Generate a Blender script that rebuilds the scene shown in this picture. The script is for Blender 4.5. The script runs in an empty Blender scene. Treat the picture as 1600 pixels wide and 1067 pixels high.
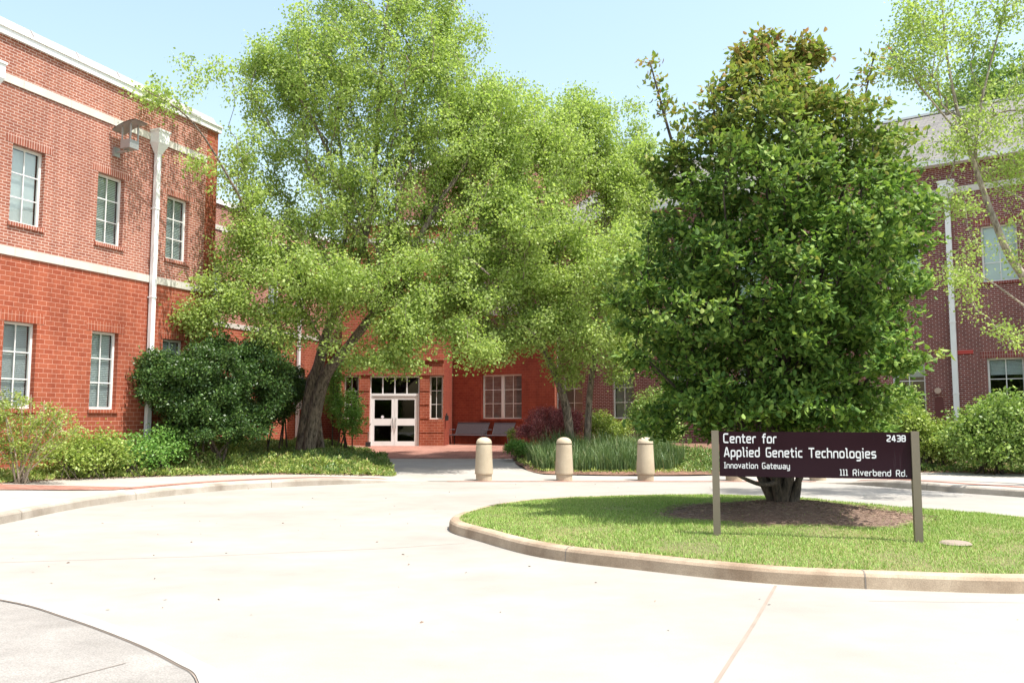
import bpy, math, random
import numpy as np
from mathutils import Vector, noise

# ------------------------------------------------------------------ scene, camera, light
sc = bpy.context.scene
col = sc.collection
R = math.radians
F, EYE, HOR = 1300.0, 1.6, 650.0            # focal length in photo pixels, eye height, horizon row
PITCH = math.atan((HOR - 533.5) / F)
cam_d = bpy.data.cameras.new('camera')
cam_d.sensor_width = 36.0
cam_d.lens = 36.0 * F / 1600.0
cam_d.clip_end = 2000
cam = bpy.data.objects.new('camera', cam_d)
cam.location = (0, 0, EYE)
cam.rotation_euler = (math.pi / 2 + PITCH, 0, 0)
col.objects.link(cam)
sc.camera = cam

SUN_EL = R(68)
SUN_H = Vector((.85, -.53)).normalized()
w = bpy.data.worlds.new('World'); sc.world = w; w.use_nodes = True
nt = w.node_tree
sky = nt.nodes.new('ShaderNodeTexSky'); sky.sky_type = 'NISHITA'; sky.sun_disc = False
sky.sun_elevation = SUN_EL
sky.sun_rotation = math.atan2(SUN_H.x, SUN_H.y)
sky.air_density = 1.75; sky.dust_density = 3.0; sky.ozone_density = .4
bg = nt.nodes['Background']; bg.inputs['Strength'].default_value = .15
nt.links.new(sky.outputs[0], bg.inputs['Color'])
sl = bpy.data.lights.new('sun', 'SUN'); sl.energy = 4.4; sl.angle = R(.5); sl.color = (1, .96, .9)
so = bpy.data.objects.new('sun', sl)
SV = Vector((SUN_H.x * math.cos(SUN_EL), SUN_H.y * math.cos(SUN_EL), math.sin(SUN_EL)))
so.rotation_euler = SV.to_track_quat('Z', 'Y').to_euler(); so.location = SV * 60
col.objects.link(so)
sc.view_settings.view_transform = 'Standard'; sc.view_settings.look = 'None'
sc.view_settings.gamma = 1; sc.view_settings.exposure = .95
sc.cycles.max_bounces = 8; sc.cycles.transparent_max_bounces = 8
sc.cycles.diffuse_bounces = 6; sc.cycles.transmission_bounces = 6

# ------------------------------------------------------------------ helpers
CP, SP = math.cos(PITCH), math.sin(PITCH)
def at(px, py, Y):
    """world point seen at photo pixel (px, py) and Y metres in front of the lens"""
    rx, rf, ru = px - 800.0, F, 533.5 - py
    yf = rf * CP - ru * SP; zf = rf * SP + ru * CP
    t = Y / yf
    return Vector((rx * t, Y, zf * t + EYE))

def tag(o, label=None, cat=None, group=None, kind=None):
    if label: o['label'] = label
    if cat: o['category'] = cat
    if group: o['group'] = group
    if kind: o['kind'] = kind
    return o

def empty(name, loc=(0, 0, 0), rz=0):
    o = bpy.data.objects.new(name, None); o.location = loc; o.rotation_euler = (0, 0, rz)
    o.empty_display_size = .2; col.objects.link(o); return o

def children(o): return [c for c in bpy.data.objects if c.parent == o]

def copy_tree(o, parent=None):
    c = o.copy(); col.objects.link(c)
    if parent: c.parent = parent
    for ch in children(o): copy_tree(ch, c)
    return c

class MB:
    """collects faces (with uv and material index), links them as one mesh object"""
    def __init__(s): s.v = []; s.f = []; s.uv = []; s.m = []
    def face(s, pts, uv=None, m=0):
        i = len(s.v); s.v += [tuple(p) for p in pts]; s.f.append(tuple(range(i, i + len(pts))))
        s.uv += [tuple(u) for u in uv] if uv else [(p[0] + p[1], p[2]) for p in pts]
        s.m.append(m)
    def box(s, a, b, m=0, T=None):
        (x0, y0, z0), (x1, y1, z1) = a, b
        P = [(x0,y0,z0),(x1,y0,z0),(x1,y1,z0),(x0,y1,z0),(x0,y0,z1),(x1,y0,z1),(x1,y1,z1),(x0,y1,z1)]
        for q in ((0,3,2,1),(4,5,6,7),(0,1,5,4),(1,2,6,5),(2,3,7,6),(3,0,4,7)):
            loc = [P[k] for k in q]
            if q in ((0,3,2,1),(4,5,6,7)): uv = [(p[0], p[1]) for p in loc]
            elif q in ((0,1,5,4),(2,3,7,6)): uv = [(p[0], p[2]) for p in loc]
            else: uv = [(p[1], p[2]) for p in loc]
            s.face([T(*p) if T else p for p in loc], uv, m)
    def tube(s, pts, rad, n=6, m=0, cap=True):
        pts = [Vector(p) for p in pts]; rings = []; L = 0
        base = len(s.v); up = None
        for i, p in enumerate(pts):
            d = (pts[min(i+1, len(pts)-1)] - pts[max(i-1, 0)])
            d = d.normalized() if d.length > 1e-9 else Vector((0, 0, 1))
            if up is None:
                up = Vector((1, 0, 0)) if abs(d.x) < .8 else Vector((0, 1, 0))
            a = (up - d * up.dot(d)).normalized(); b = d.cross(a); up = a
            r = rad[i] if hasattr(rad, '__len__') else rad
            rings.append([p + (a * math.cos(2*math.pi*k/n) + b * math.sin(2*math.pi*k/n)) * r for k in range(n)])
        for i in range(len(pts) - 1):
            L2 = L + (pts[i+1] - pts[i]).length
            for k in range(n):
                k2 = (k + 1) % n
                s.face([rings[i][k], rings[i][k2], rings[i+1][k2], rings[i+1][k]],
                       [(k/n, L), ((k+1)/n, L), ((k+1)/n, L2), (k/n, L2)], m)
            L = L2
        if cap:
            s.face(rings[0][::-1], None, m); s.face(rings[-1], None, m)
    def lathe(s, prof, n=28, c=(0, 0, 0), m=0):
        for i in range(len(prof) - 1):
            (r0, z0), (r1, z1) = prof[i], prof[i+1]
            for k in range(n):
                a0, a1 = 2*math.pi*k/n, 2*math.pi*(k+1)/n
                P = [(c[0]+r0*math.cos(a0), c[1]+r0*math.sin(a0), c[2]+z0), (c[0]+r0*math.cos(a1), c[1]+r0*math.sin(a1), c[2]+z0),
                     (c[0]+r1*math.cos(a1), c[1]+r1*math.sin(a1), c[2]+z1), (c[0]+r1*math.cos(a0), c[1]+r1*math.sin(a0), c[2]+z1)]
                if r0 < 1e-6: P = [P[0], P[2], P[3]]
                elif r1 < 1e-6: P = P[:3]
                s.face(P, None, m)
    def build(s, name, mats, parent=None, smooth=False, merge=False):
        me = bpy.data.meshes.new(name); me.from_pydata(s.v, [], s.f)
        uv = me.uv_layers.new(name='uv')
        uv.data.foreach_set('uv', np.array(s.uv, dtype=np.float32).ravel())
        for m in (mats if isinstance(mats, (list, tuple)) else [mats]): me.materials.append(m)
        me.polygons.foreach_set('material_index', s.m)
        if merge or smooth:
            import bmesh
            bm = bmesh.new(); bm.from_mesh(me); bmesh.ops.remove_doubles(bm, verts=bm.verts, dist=1e-4)
            bm.to_mesh(me); bm.free()
        if smooth:
            me.polygons.foreach_set('use_smooth', [True] * len(me.polygons))
        me.update()
        o = bpy.data.objects.new(name, me); col.objects.link(o)
        if parent: o.parent = parent
        return o

def arr_mesh(name, V, Fc, k, mat, parent=None, attr=None, mi=None):
    """fast mesh from numpy: V (n,3), Fc (m,k) indices; attr = per-vertex tint (float)"""
    me = bpy.data.meshes.new(name); n, m = len(V), len(Fc)
    me.vertices.add(n); me.vertices.foreach_set('co', np.asarray(V, np.float32).ravel())
    me.loops.add(m * k); me.loops.foreach_set('vertex_index', np.asarray(Fc, np.int32).ravel())
    me.polygons.add(m); me.polygons.foreach_set('loop_start', np.arange(0, m * k, k, dtype=np.int32))
    me.update(calc_edges=True)
    if attr is not None:
        a = me.attributes.new('tint', 'FLOAT', 'POINT'); a.data.foreach_set('value', np.asarray(attr, np.float32))
    for mm in (mat if isinstance(mat, (list, tuple)) else [mat]): me.materials.append(mm)
    if mi is not None: me.polygons.foreach_set('material_index', np.asarray(mi, np.int32))
    me.validate()
    o = bpy.data.objects.new(name, me); col.objects.link(o)
    if parent: o.parent = parent
    return o

# ------------------------------------------------------------------ materials
def new_mat(name):
    m = bpy.data.materials.new(name); m.use_nodes = True
    t = m.node_tree; b = t.nodes['Principled BSDF']
    return m, t, b
def N(t, kind, **kw):
    n = t.nodes.new(kind)
    for k, v in kw.items():
        if k.startswith('i_'): n.inputs[k[2:].replace('_', ' ')].default_value = v
        else: setattr(n, k, v)
    return n
def ramp(t, fac, stops):
    r = t.nodes.new('ShaderNodeValToRGB'); e = r.color_ramp.elements
    while len(e) < len(stops): e.new(.5)
    for q, (p, c) in zip(e, stops): q.position = p; q.color = (*c, 1)
    t.links.new(fac, r.inputs[0]); return r.outputs[0]
def mixc(t, fac, a, b, mode='MIX'):
    m = t.nodes.new('ShaderNodeMix'); m.data_type = 'RGBA'; m.blend_type = mode
    for s, v in ((m.inputs[0], fac), (m.inputs[6], a), (m.inputs[7], b)):
        if isinstance(v, (int, float)): s.default_value = v
        elif isinstance(v, tuple): s.default_value = (*v, 1)
        else: t.links.new(v, s)
    return m.outputs[2]
def bump(t, b, h, strength=.3, dist=.01):
    n = N(t, 'ShaderNodeBump'); n.inputs['Strength'].default_value = strength; n.inputs['Distance'].default_value = dist
    t.links.new(h, n.inputs['Height']); t.links.new(n.outputs[0], b.inputs['Normal'])
def pos(t): return N(t, 'ShaderNodeNewGeometry').outputs['Position']
def noise_t(t, vec, scale, detail=4, rough=.55):
    n = N(t, 'ShaderNodeTexNoise'); n.inputs['Scale'].default_value = scale; n.inputs['Detail'].default_value = detail
    n.inputs['Roughness'].default_value = rough
    if vec is not None: t.links.new(vec, n.inputs['Vector'])
    return n.outputs['Fac']

def plain(name, c, rough=.6, metal=0., var=.12, scale=3, spec=.5):
    m, t, b = new_mat(name)
    n = noise_t(t, pos(t), scale, 5)
    lo = tuple(x * (1 - var) for x in c); hi = tuple(min(1, x * (1 + var)) for x in c)
    t.links.new(ramp(t, n, [(.3, lo), (.7, hi)]), b.inputs['Base Color'])
    b.inputs['Roughness'].default_value = rough; b.inputs['Metallic'].default_value = metal
    b.inputs['Specular IOR Level'].default_value = spec
    return m

def brick_mat(name, c1, c2, mortar, bw, bh, ms, weather=.25, coords='uv', bias=0., bs=.5, offs=.5, weep=False):
    m, t, b = new_mat(name)
    v = N(t, 'ShaderNodeUVMap').outputs[0] if coords == 'uv' else pos(t)
    br = N(t, 'ShaderNodeTexBrick'); br.offset = offs; br.squash = 1
    for k, x in (('Scale', 1.), ('Mortar Size', ms), ('Mortar Smooth', .1), ('Bias', bias), ('Brick Width', bw), ('Row Height', bh)):
        br.inputs[k].default_value = x
    br.inputs['Color1'].default_value = (*c1, 1); br.inputs['Color2'].default_value = (*c2, 1); br.inputs['Mortar'].default_value = (*mortar, 1)
    t.links.new(v, br.inputs['Vector'])
    p = pos(t)
    big = noise_t(t, p, .55, 6, .6); fine = noise_t(t, p, 14, 3)
    c = mixc(t, 1., br.outputs[0], ramp(t, big, [(.25, (1 - weather,) * 3), (.75, (1 + weather * .5,) * 3)]), 'MULTIPLY')
    c = mixc(t, 1., c, ramp(t, fine, [(.2, (.86,) * 3), (.8, (1.1,) * 3)]), 'MULTIPLY')
    mp = N(t, 'ShaderNodeMapping'); mp.inputs['Scale'].default_value = (2.2, 2.2, .22); t.links.new(p, mp.inputs['Vector'])
    st = noise_t(t, mp.outputs[0], 1.6, 5)
    c = mixc(t, 1., c, ramp(t, st, [(.36, (.84, .82, .82)), (.56, (1,) * 3)]), 'MULTIPLY')
    t.links.new(c, b.inputs['Base Color']); b.inputs['Roughness'].default_value = .86
    b.inputs['Specular IOR Level'].default_value = .25
    inv = N(t, 'ShaderNodeMath', operation='SUBTRACT'); inv.inputs[0].default_value = 1; t.links.new(br.outputs['Fac'], inv.inputs[1])
    bump(t, b, inv.outputs[0], bs, .006)
    return m

def leaf_mat(name, stops, trans=.35, rough=.45, tint=None, spec=.35, tcol=(1.1, 1.18, .68)):
    """leaves: colour varies leaf by leaf; thin and translucent"""
    m, t, b = new_mat(name)
    g = N(t, 'ShaderNodeNewGeometry')
    c = ramp(t, g.outputs['Random Per Island'], stops)
    if tint:
        a = N(t, 'ShaderNodeAttribute'); a.attribute_name = 'tint'
        c = mixc(t, a.outputs['Fac'], c, ramp(t, g.outputs['Random Per Island'], tint))
    t.links.new(c, b.inputs['Base Color']); b.inputs['Roughness'].default_value = rough
    b.inputs['Specular IOR Level'].default_value = spec
    tr = N(t, 'ShaderNodeBsdfTranslucent'); t.links.new(mixc(t, 1., c, tcol, 'MULTIPLY'), tr.inputs['Color'])
    mx = N(t, 'ShaderNodeMixShader'); mx.inputs[0].default_value = trans
    t.links.new(b.outputs[0], mx.inputs[1]); t.links.new(tr.outputs[0], mx.inputs[2])
    t.links.new(mx.outputs[0], t.nodes['Material Output'].inputs['Surface'])
    return m

def bark_mat(name, dark, light, scale=1.):
    m, t, b = new_mat(name)
    p = pos(t); mp = N(t, 'ShaderNodeMapping'); mp.inputs['Scale'].default_value = (9 * scale, 9 * scale, 2.2 * scale)
    t.links.new(p, mp.inputs['Vector'])
    n = noise_t(t, mp.outputs[0], 2.2, 7, .7); n2 = noise_t(t, p, 1.1, 4)
    c = ramp(t, n, [(.38, dark), (.60, light)])
    c = mixc(t, 1., c, ramp(t, n2, [(.3, (.7, .7, .7)), (.7, (1.15, 1.12, 1.05))]), 'MULTIPLY')
    t.links.new(c, b.inputs['Base Color']); b.inputs['Roughness'].default_value = .9
    bump(t, b, n, .8, .04); return m

def concrete_mat(name, c, stain=(.5, .4, .3), amt=.5, bs=.15, speck=.08, sscale=.35):
    m, t, b = new_mat(name)
    p = pos(t)
    mp = N(t, 'ShaderNodeMapping'); mp.inputs['Scale'].default_value = (1, 1.5, 1); t.links.new(p, mp.inputs['Vector'])
    big = noise_t(t, mp.outputs[0], sscale, 7, .62); mid = noise_t(t, p, 2.3, 5, .6); fine = noise_t(t, p, 90, 2, .6)
    c1 = ramp(t, big, [(.34, tuple(x * (1 - amt * .45) for x in stain)), (.62, c)])
    c1 = mixc(t, amt, c, c1)
    c1 = mixc(t, 1., c1, ramp(t, mid, [(.3, (.93,) * 3), (.7, (1.04,) * 3)]), 'MULTIPLY')
    c1 = mixc(t, 1., c1, ramp(t, fine, [(.3, (1 - speck,) * 3), (.7, (1 + speck,) * 3)]), 'MULTIPLY')
    t.links.new(c1, b.inputs['Base Color']); b.inputs['Roughness'].default_value = .85
    b.inputs['Specular IOR Level'].default_value = .3
    bump(t, b, fine, bs, .004); return m

def soil_mat(name, a, b_, scale=9):
    m, t, b = new_mat(name)
    n = noise_t(t, pos(t), scale, 8, .75); n2 = noise_t(t, pos(t), .8, 3)
    c = ramp(t, n, [(.3, a), (.68, b_)])
    c = mixc(t, 1., c, ramp(t, n2, [(.3, (.75,) * 3), (.7, (1.15, 1.05, 1.)) ]), 'MULTIPLY')
    t.links.new(c, b.inputs['Base Color']); b.inputs['Roughness'].default_value = .95
    bump(t, b, n, .9, .05); return m

M = {}
M['brick_up'] = brick_mat('brick_upper', (.27, .085, .052), (.355, .13, .08), (.58, .42, .355), .18, .065, .0075, .18)
M['brick_lo'] = brick_mat('brick_lower', (.29, .068, .034), (.36, .098, .05), (.56, .29, .21), .226, .106, .005, .2)
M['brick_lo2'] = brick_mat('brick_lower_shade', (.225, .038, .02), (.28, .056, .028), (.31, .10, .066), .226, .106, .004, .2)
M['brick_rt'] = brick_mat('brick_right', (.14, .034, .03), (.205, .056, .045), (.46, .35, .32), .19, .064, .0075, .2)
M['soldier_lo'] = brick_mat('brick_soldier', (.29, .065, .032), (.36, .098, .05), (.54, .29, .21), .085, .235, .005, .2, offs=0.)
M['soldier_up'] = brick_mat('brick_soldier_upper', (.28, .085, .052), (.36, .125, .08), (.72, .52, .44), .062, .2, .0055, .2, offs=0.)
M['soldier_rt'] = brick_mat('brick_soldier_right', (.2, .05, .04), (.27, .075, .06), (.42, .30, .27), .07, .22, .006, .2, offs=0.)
M['paver'] = brick_mat('brick_paving', (.27, .125, .09), (.35, .17, .13), (.34, .24, .19), .2, .1, .005, .35, coords='pos', bs=.3)
M['stone'] = plain('cast_stone', (.54, .51, .45), .8, var=.08, scale=2.5)
M['white_metal'] = plain('white_painted_metal', (.74, .74, .73), .4, var=.05, scale=2)
M['grey_metal'] = plain('grey_flashing', (.33, .31, .30), .55, var=.15, scale=1.3)
M['lamp_metal'] = plain('lamp_metal', (.36, .36, .35), .45, .5, var=.08)
M['frame'] = plain('window_frame', (.70, .69, .66), .45, var=.05)
M['door_white'] = plain('white_door_paint', (.80, .80, .79), .35, var=.03)
M['handle'] = plain('brushed_steel', (.5, .5, .5), .3, 1.)
M['blind'] = plain('blind', (.74, .77, .76), .6, var=.04)
M['shade'] = plain('roller_shade', (.60, .70, .68), .8, var=.04)
M['inner'] = plain('dark_interior', (.035, .033, .03), .9)
M['dim_blind'] = plain('dim_blind', (.24, .22, .215), .8, var=.3, scale=4)
M['shade_pink'] = plain('drawn_curtain', (.46, .42, .40), .8, var=.06)
M['roofdeck'] = plain('roof_deck', (.3, .29, .28), .9)
def glass_mat(name, refl=.16, tint=(.8, .9, .9)):
    m, t, b = new_mat(name)
    tr = N(t, 'ShaderNodeBsdfTransparent'); tr.inputs[0].default_value = (*tint, 1)
    gl = N(t, 'ShaderNodeBsdfGlossy'); gl.inputs['Roughness'].default_value = .02; gl.inputs['Color'].default_value = (1, 1, 1, 1)
    lw = N(t, 'ShaderNodeLayerWeight'); lw.inputs['Blend'].default_value = .35
    ma = N(t, 'ShaderNodeMath', operation='MULTIPLY_ADD'); t.links.new(lw.outputs['Fresnel'], ma.inputs[0]); ma.inputs[1].default_value = .6; ma.inputs[2].default_value = refl
    n = noise_t(t, pos(t), 1.7, 2); bp = N(t, 'ShaderNodeBump'); bp.inputs['Strength'].default_value = .02
    t.links.new(n, bp.inputs['Height']); t.links.new(bp.outputs[0], gl.inputs['Normal'])
    mx = N(t, 'ShaderNodeMixShader'); t.links.new(ma.outputs[0], mx.inputs[0])
    t.links.new(tr.outputs[0], mx.inputs[1]); t.links.new(gl.outputs[0], mx.inputs[2])
    t.links.new(mx.outputs[0], t.nodes['Material Output'].inputs['Surface']); return m
M['glass'] = glass_mat('window_glass', .09, (.84, .90, .89))
M['glass_dark'] = glass_mat('door_glass', .02, (.35, .35, .35))
def shingle():
    m, t, b = new_mat('roof_shingles')
    v = N(t, 'ShaderNodeUVMap').outputs[0]
    br = N(t, 'ShaderNodeTexBrick')
    for k, x in (('Scale', 1.), ('Mortar Size', .012), ('Brick Width', .33), ('Row Height', .16), ('Bias', 0.)): br.inputs[k].default_value = x
    br.inputs['Color1'].default_value = (.13, .122, .112, 1); br.inputs['Color2'].default_value = (.20, .188, .17, 1); br.inputs['Mortar'].default_value = (.08, .075, .07, 1)
    t.links.new(v, br.inputs['Vector'])
    c = mixc(t, 1., br.outputs[0], ramp(t, noise_t(t, pos(t), .6, 6), [(.3, (.8,) * 3), (.7, (1.15,) * 3)]), 'MULTIPLY')
    t.links.new(c, b.inputs['Base Color']); b.inputs['Roughness'].default_value = .9; return m
M['shingle'] = shingle()
M['drive'] = concrete_mat('drive_concrete', (.308, .292, .262), (.26, .23, .188), .4, .12, .07)
M['walk'] = concrete_mat('walk_concrete', (.36, .335, .30), (.29, .25, .20), .4, .12, .05)
M['kerb'] = concrete_mat('kerb_concrete', (.45, .36, .26), (.30, .20, .125), .9, .4, .16, .8)
M['kerb_out'] = concrete_mat('kerb_concrete_pale', (.40, .36, .305), (.27, .215, .16), .8, .4, .14, .8)
M['agg'] = concrete_mat('aggregate_pavement', (.272, .256, .232), (.22, .202, .178), .7, .6, .25, .8)
M['joint'] = plain('joint_filler', (.25, .20, .16), .9)
M['crack'] = plain('crack_dirt', (.20, .17, .14), .95)
M['ground'] = soil_mat('ground_soil', (.10, .10, .045), (.2, .2, .09))
M['mulch'] = soil_mat('mulch_soil', (.10, .055, .035), (.26, .155, .105))
M['islesoil'] = soil_mat('lawn_soil', (.15, .16, .055), (.25, .24, .10))
M['straw'] = soil_mat('straw_mulch', (.13, .085, .062), (.29, .20, .145), 22)
M['bollard'] = concrete_mat('bollard_concrete', (.47, .395, .285), (.39, .31, .21), .6, .35, .1, 1.3)
M['bollard_groove'] = plain('bollard_groove', (.20, .15, .10), .9)
M['post'] = plain('sign_post_paint', (.175, .148, .105), .45, var=.06)
def signpaint():
    m, t, b = new_mat('sign_panel_paint')
    n = noise_t(t, pos(t), 1.2, 3)
    mp = N(t, 'ShaderNodeMapping'); mp.inputs['Scale'].default_value = (26, 26, 1.4); t.links.new(pos(t), mp.inputs['Vector'])
    st = noise_t(t, mp.outputs[0], 1., 3)
    c = ramp(t, n, [(.3, (.0165, .0052, .0095)), (.7, (.024, .0085, .0145))])
    c = mixc(t, ramp(t, st, [(.66, (0, 0, 0)), (.8, (.35,) * 3)]), c, (.075, .06, .065))
    t.links.new(c, b.inputs['Base Color'])
    b.inputs['Roughness'].default_value = .09; b.inputs['Specular IOR Level'].default_value = .14
    return m
M['panel'] = signpaint()
M['vinyl'] = plain('white_vinyl', (.70, .70, .72), .5, var=.02)
M['bench'] = plain('bench_metal', (.045, .037, .045), .6, 0.)
M['bench_mesh'] = plain('bench_mesh_panel', (.06, .048, .054), .75, 0., var=.2, scale=30, spec=.2)
M['dark'] = plain('black_plastic', (.02, .02, .02), .5)
M['red_sign'] = plain('red_sign_paint', (.42, .04, .03), .5)
M['stain'] = plain('wall_pipe', (.10, .022, .02), .6)
M['brass'] = plain('valve_metal', (.45, .33, .27), .45, .4)
M['bark_birch'] = bark_mat('river_birch_bark', (.06, .045, .038), (.34, .275, .225))
M['bark_pale'] = bark_mat('pale_birch_bark', (.16, .13, .10), (.46, .41, .34))
M['bark_dark'] = bark_mat('dark_bark', (.03, .024, .018), (.12, .095, .075))
M['twig'] = plain('dry_twig', (.36, .29, .22), .9, var=.25, scale=8)
M['leaf_birch'] = leaf_mat('birch_leaf', [(0, (.25, .355, .09)), (.5, (.335, .43, .122)), (1, (.44, .53, .18))], .5, .5)
M['leaf_birch2'] = leaf_mat('birch_leaf_light', [(0, (.26, .36, .092)), (.5, (.345, .44, .126)), (1, (.45, .54, .185))], .5, .5)
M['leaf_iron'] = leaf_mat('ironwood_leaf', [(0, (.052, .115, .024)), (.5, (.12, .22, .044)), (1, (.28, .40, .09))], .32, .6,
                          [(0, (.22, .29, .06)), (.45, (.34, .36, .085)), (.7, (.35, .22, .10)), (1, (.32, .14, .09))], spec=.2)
M['leaf_holly'] = leaf_mat('holly_leaf', [(0, (.026, .062, .014)), (.6, (.055, .115, .026)), (1, (.13, .21, .05))], .2, .4, spec=.35)
M['leaf_shrub'] = leaf_mat('shrub_leaf', [(0, (.12, .20, .045)), (.6, (.22, .33, .075)), (1, (.36, .45, .13))], .35)
M['leaf_yellow'] = leaf_mat('yellow_green_leaf', [(0, (.17, .25, .045)), (.6, (.29, .38, .08)), (1, (.42, .49, .14))], .35)
M['leaf_bright'] = leaf_mat('bright_green_leaf', [(0, (.10, .23, .04)), (.6, (.17, .33, .065)), (1, (.28, .43, .12))], .35)
M['leaf_maple'] = leaf_mat('red_maple_leaf', [(0, (.12, .03, .034)), (.6, (.44, .15, .155)), (1, (.60, .31, .29))], .3, tcol=(1.3, .7, .7))
M['leaf_far'] = leaf_mat('far_tree_leaf', [(0, (.09, .17, .035)), (.5, (.17, .27, .05)), (1, (.27, .37, .09))], .35)
M['grass'] = leaf_mat('lawn_grass', [(0, (.15, .27, .045)), (.55, (.25, .385, .075)), (.9, (.34, .45, .12)), (1, (.46, .40, .2))], .16, .6)
M['blade'] = leaf_mat('tall_grass_blade', [(0, (.06, .11, .035)), (.6, (.12, .19, .065)), (.93, (.21, .28, .12)), (1, (.36, .33, .17))], .25)
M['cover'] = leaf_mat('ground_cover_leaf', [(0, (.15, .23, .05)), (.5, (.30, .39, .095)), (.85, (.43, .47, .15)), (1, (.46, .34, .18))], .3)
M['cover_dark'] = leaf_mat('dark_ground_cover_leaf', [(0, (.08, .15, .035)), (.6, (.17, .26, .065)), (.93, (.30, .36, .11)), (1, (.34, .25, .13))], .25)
M['chip'] = leaf_mat('bark_chip', [(0, (.11, .07, .05)), (.5, (.22, .15, .11)), (1, (.36, .26, .19))], 0., .9)

# ------------------------------------------------------------------ ground, drive, walks
def smooth(x): x = np.clip(x, 0, 1); return x * x * (3 - 2 * x)
def catmull(P, n=10, closed=False):
    P = [Vector(p) for p in P]; out = []; m = len(P)
    for i in range(m if closed else m - 1):
        if closed: a, b, c, d = P[(i-1) % m], P[i], P[(i+1) % m], P[(i+2) % m]
        else: a, b, c, d = P[max(i-1, 0)], P[i], P[i+1], P[min(i+2, m-1)]
        for k in range(n):
            t = k / n
            out.append(.5 * ((2*b) + (c-a)*t + (2*a-5*b+4*c-d)*t*t + (3*b-a-3*c+d)*t**3))
    if not closed: out.append(P[-1])
    return out
def struct(o): o['kind'] = 'structure'; return o
def ramp_z(y): return .38 * float(smooth((y - 21.0) / 13.0))

b = MB(); b.face([(-600, -600, -.09), (600, -600, -.09), (600, 600, -.09), (-600, 600, -.09)])
struct(b.build('ground', M['ground']))

# drive: one concrete sheet
b = MB()
b.face([(-16, -14, 0), (30, -14, 0), (30, 21.6, 0), (-16, 21.6, 0)])
struct(b.build('driveway', M['drive']))

def strip(name, A, B, mat, dz=0., n=1):
    b = MB()
    for i in range(len(A) - 1):
        for k in range(n):
            f0, f1 = k / n, (k + 1) / n
            q = [A[i].lerp(B[i], f0), A[i+1].lerp(B[i+1], f0), A[i+1].lerp(B[i+1], f1), A[i].lerp(B[i], f1)]
            b.face([p + Vector((0, 0, dz)) for p in q])
    return struct(b.build(name, mat, merge=True))

def offset(P, d, closed=False):
    out = []; m = len(P)
    for i in range(m):
        a = P[(i-1) % m] if closed or i > 0 else P[i]; c = P[(i+1) % m] if closed or i < m-1 else P[i]
        t = Vector((c.x - a.x, c.y - a.y, 0)).normalized()
        out.append(P[i] + Vector((-t.y, t.x, 0)) * d)
    return out

def kerb(name, P, h, wd, mat, closed=False):
    """P: foot line on the road side; h: height per point; the kerb lies to the left of the line"""
    prof = [(0, 0), (.012, .72), (.03, .90), (.065, 1.0), (wd, 1.0), (wd, -.6)]
    lines = []
    for d, f in prof:
        L = offset(P, d, closed)
        lines.append([Vector((q.x, q.y, hh * f if f > 0 else (-.02 if f == 0 else -.05))) for q, hh in zip(L, h)])
    b = MB(); m = len(P)
    for i in range(m if closed else m - 1):
        j = (i + 1) % m
        for k in range(len(prof) - 1):
            b.face([lines[k][i], lines[k][j], lines[k+1][j], lines[k+1][i]][::-1])
    ko = b.build(name, mat, smooth=False, merge=True)
    acc = 0.
    for i in range(m - 2):
        acc += (P[i+1] - P[i]).length
        if acc > 3.05 and h[i] > .08:
            acc = 0.; t = (P[i+1] - P[i]).normalized(); nn = Vector((-t.y, t.x, 0)); jb = MB()
            for k in range(4):
                a0 = lines[k][i] - nn * .004 + Vector((0, 0, .003 if k > 1 else 0)); a1 = lines[k+1][i] - nn * .004 + Vector((0, 0, .003 if k > 0 else 0))
                jb.face([a0, a0 + t * .014, a1 + t * .014, a1][::-1])
            struct(jb.build('kerb_joint', M['crack']))
    return ko, lines[4]

# outer kerb, left side (road on the right-hand side when walking along it)
KL = catmull([(-14.5, 2.5, 0), (-9.6, 7.2, 0), (-7.8, 10.6, 0), (-7.6, 12.6, 0), (-7.6, 13.9, 0), (-7.42, 15.5, 0), (-6.64, 17.47, 0), (-5.69, 18.7, 0), (-3.64, 20.0, 0), (-1.6, 20.95, 0)], 6)
hl = [.15 * (1 - float(smooth((p.x + 4.6) / 2.8))) + .004 for p in KL]
o, KLt = kerb('kerb', KL, hl, .16, M['kerb_out']); struct(o)
BL = catmull([(-15.8, 3.5, .3), (-12.6, 8.6, .3), (-11.3, 12.4, .3), (-10.6, 14.6, .3), (-10.03, 16.3, .29), (-9.64, 17.9, .25), (-8.38, 19.8, .18), (-6.4, 21.0, .15), (-4.6, 21.3, .12), (-3.0, 21.6, .06)], 6)
def resample(P, n):
    L = [0]
    for a, c in zip(P, P[1:]): L.append(L[-1] + (c - a).length)
    out = []
    for k in range(n):
        s = L[-1] * k / (n - 1); i = max(j for j in range(len(L)) if L[j] <= s + 1e-9); i = min(i, len(P) - 2)
        f = (s - L[i]) / max(1e-9, L[i+1] - L[i]); out.append(P[i].lerp(P[i+1], min(1, f)))
    return out
KR_, BR_ = resample(KLt, 60), resample(BL, 60)
strip('sidewalk', KR_, BR_, M['walk'], -.002, 4)
s0 = [k.lerp(q, .30 / max(.5, (q - k).length)) for k, q in zip(KR_, BR_)]
s1 = [k.lerp(q, .62 / max(.7, (q - k).length)) for k, q in zip(KR_, BR_)]
i0 = next(i for i, p in enumerate(s0) if p.y > 16.3)
strip('brick_edging', s0[i0:57], s1[i0:57], M['paver'], .004)
# brick band crossing the walk from the bed at far left
kk = [(-10.35, 14.9), (-7.75, 16.35), (-7.55, 16.9), (-9.95, 16.1)]
b = MB(); zc = [.305, .165, .17, .30]
b.face([(x, y, z + .01) for (x, y), z in zip(kk, zc)]); struct(b.build('brick_edging', M['paver']))

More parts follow.
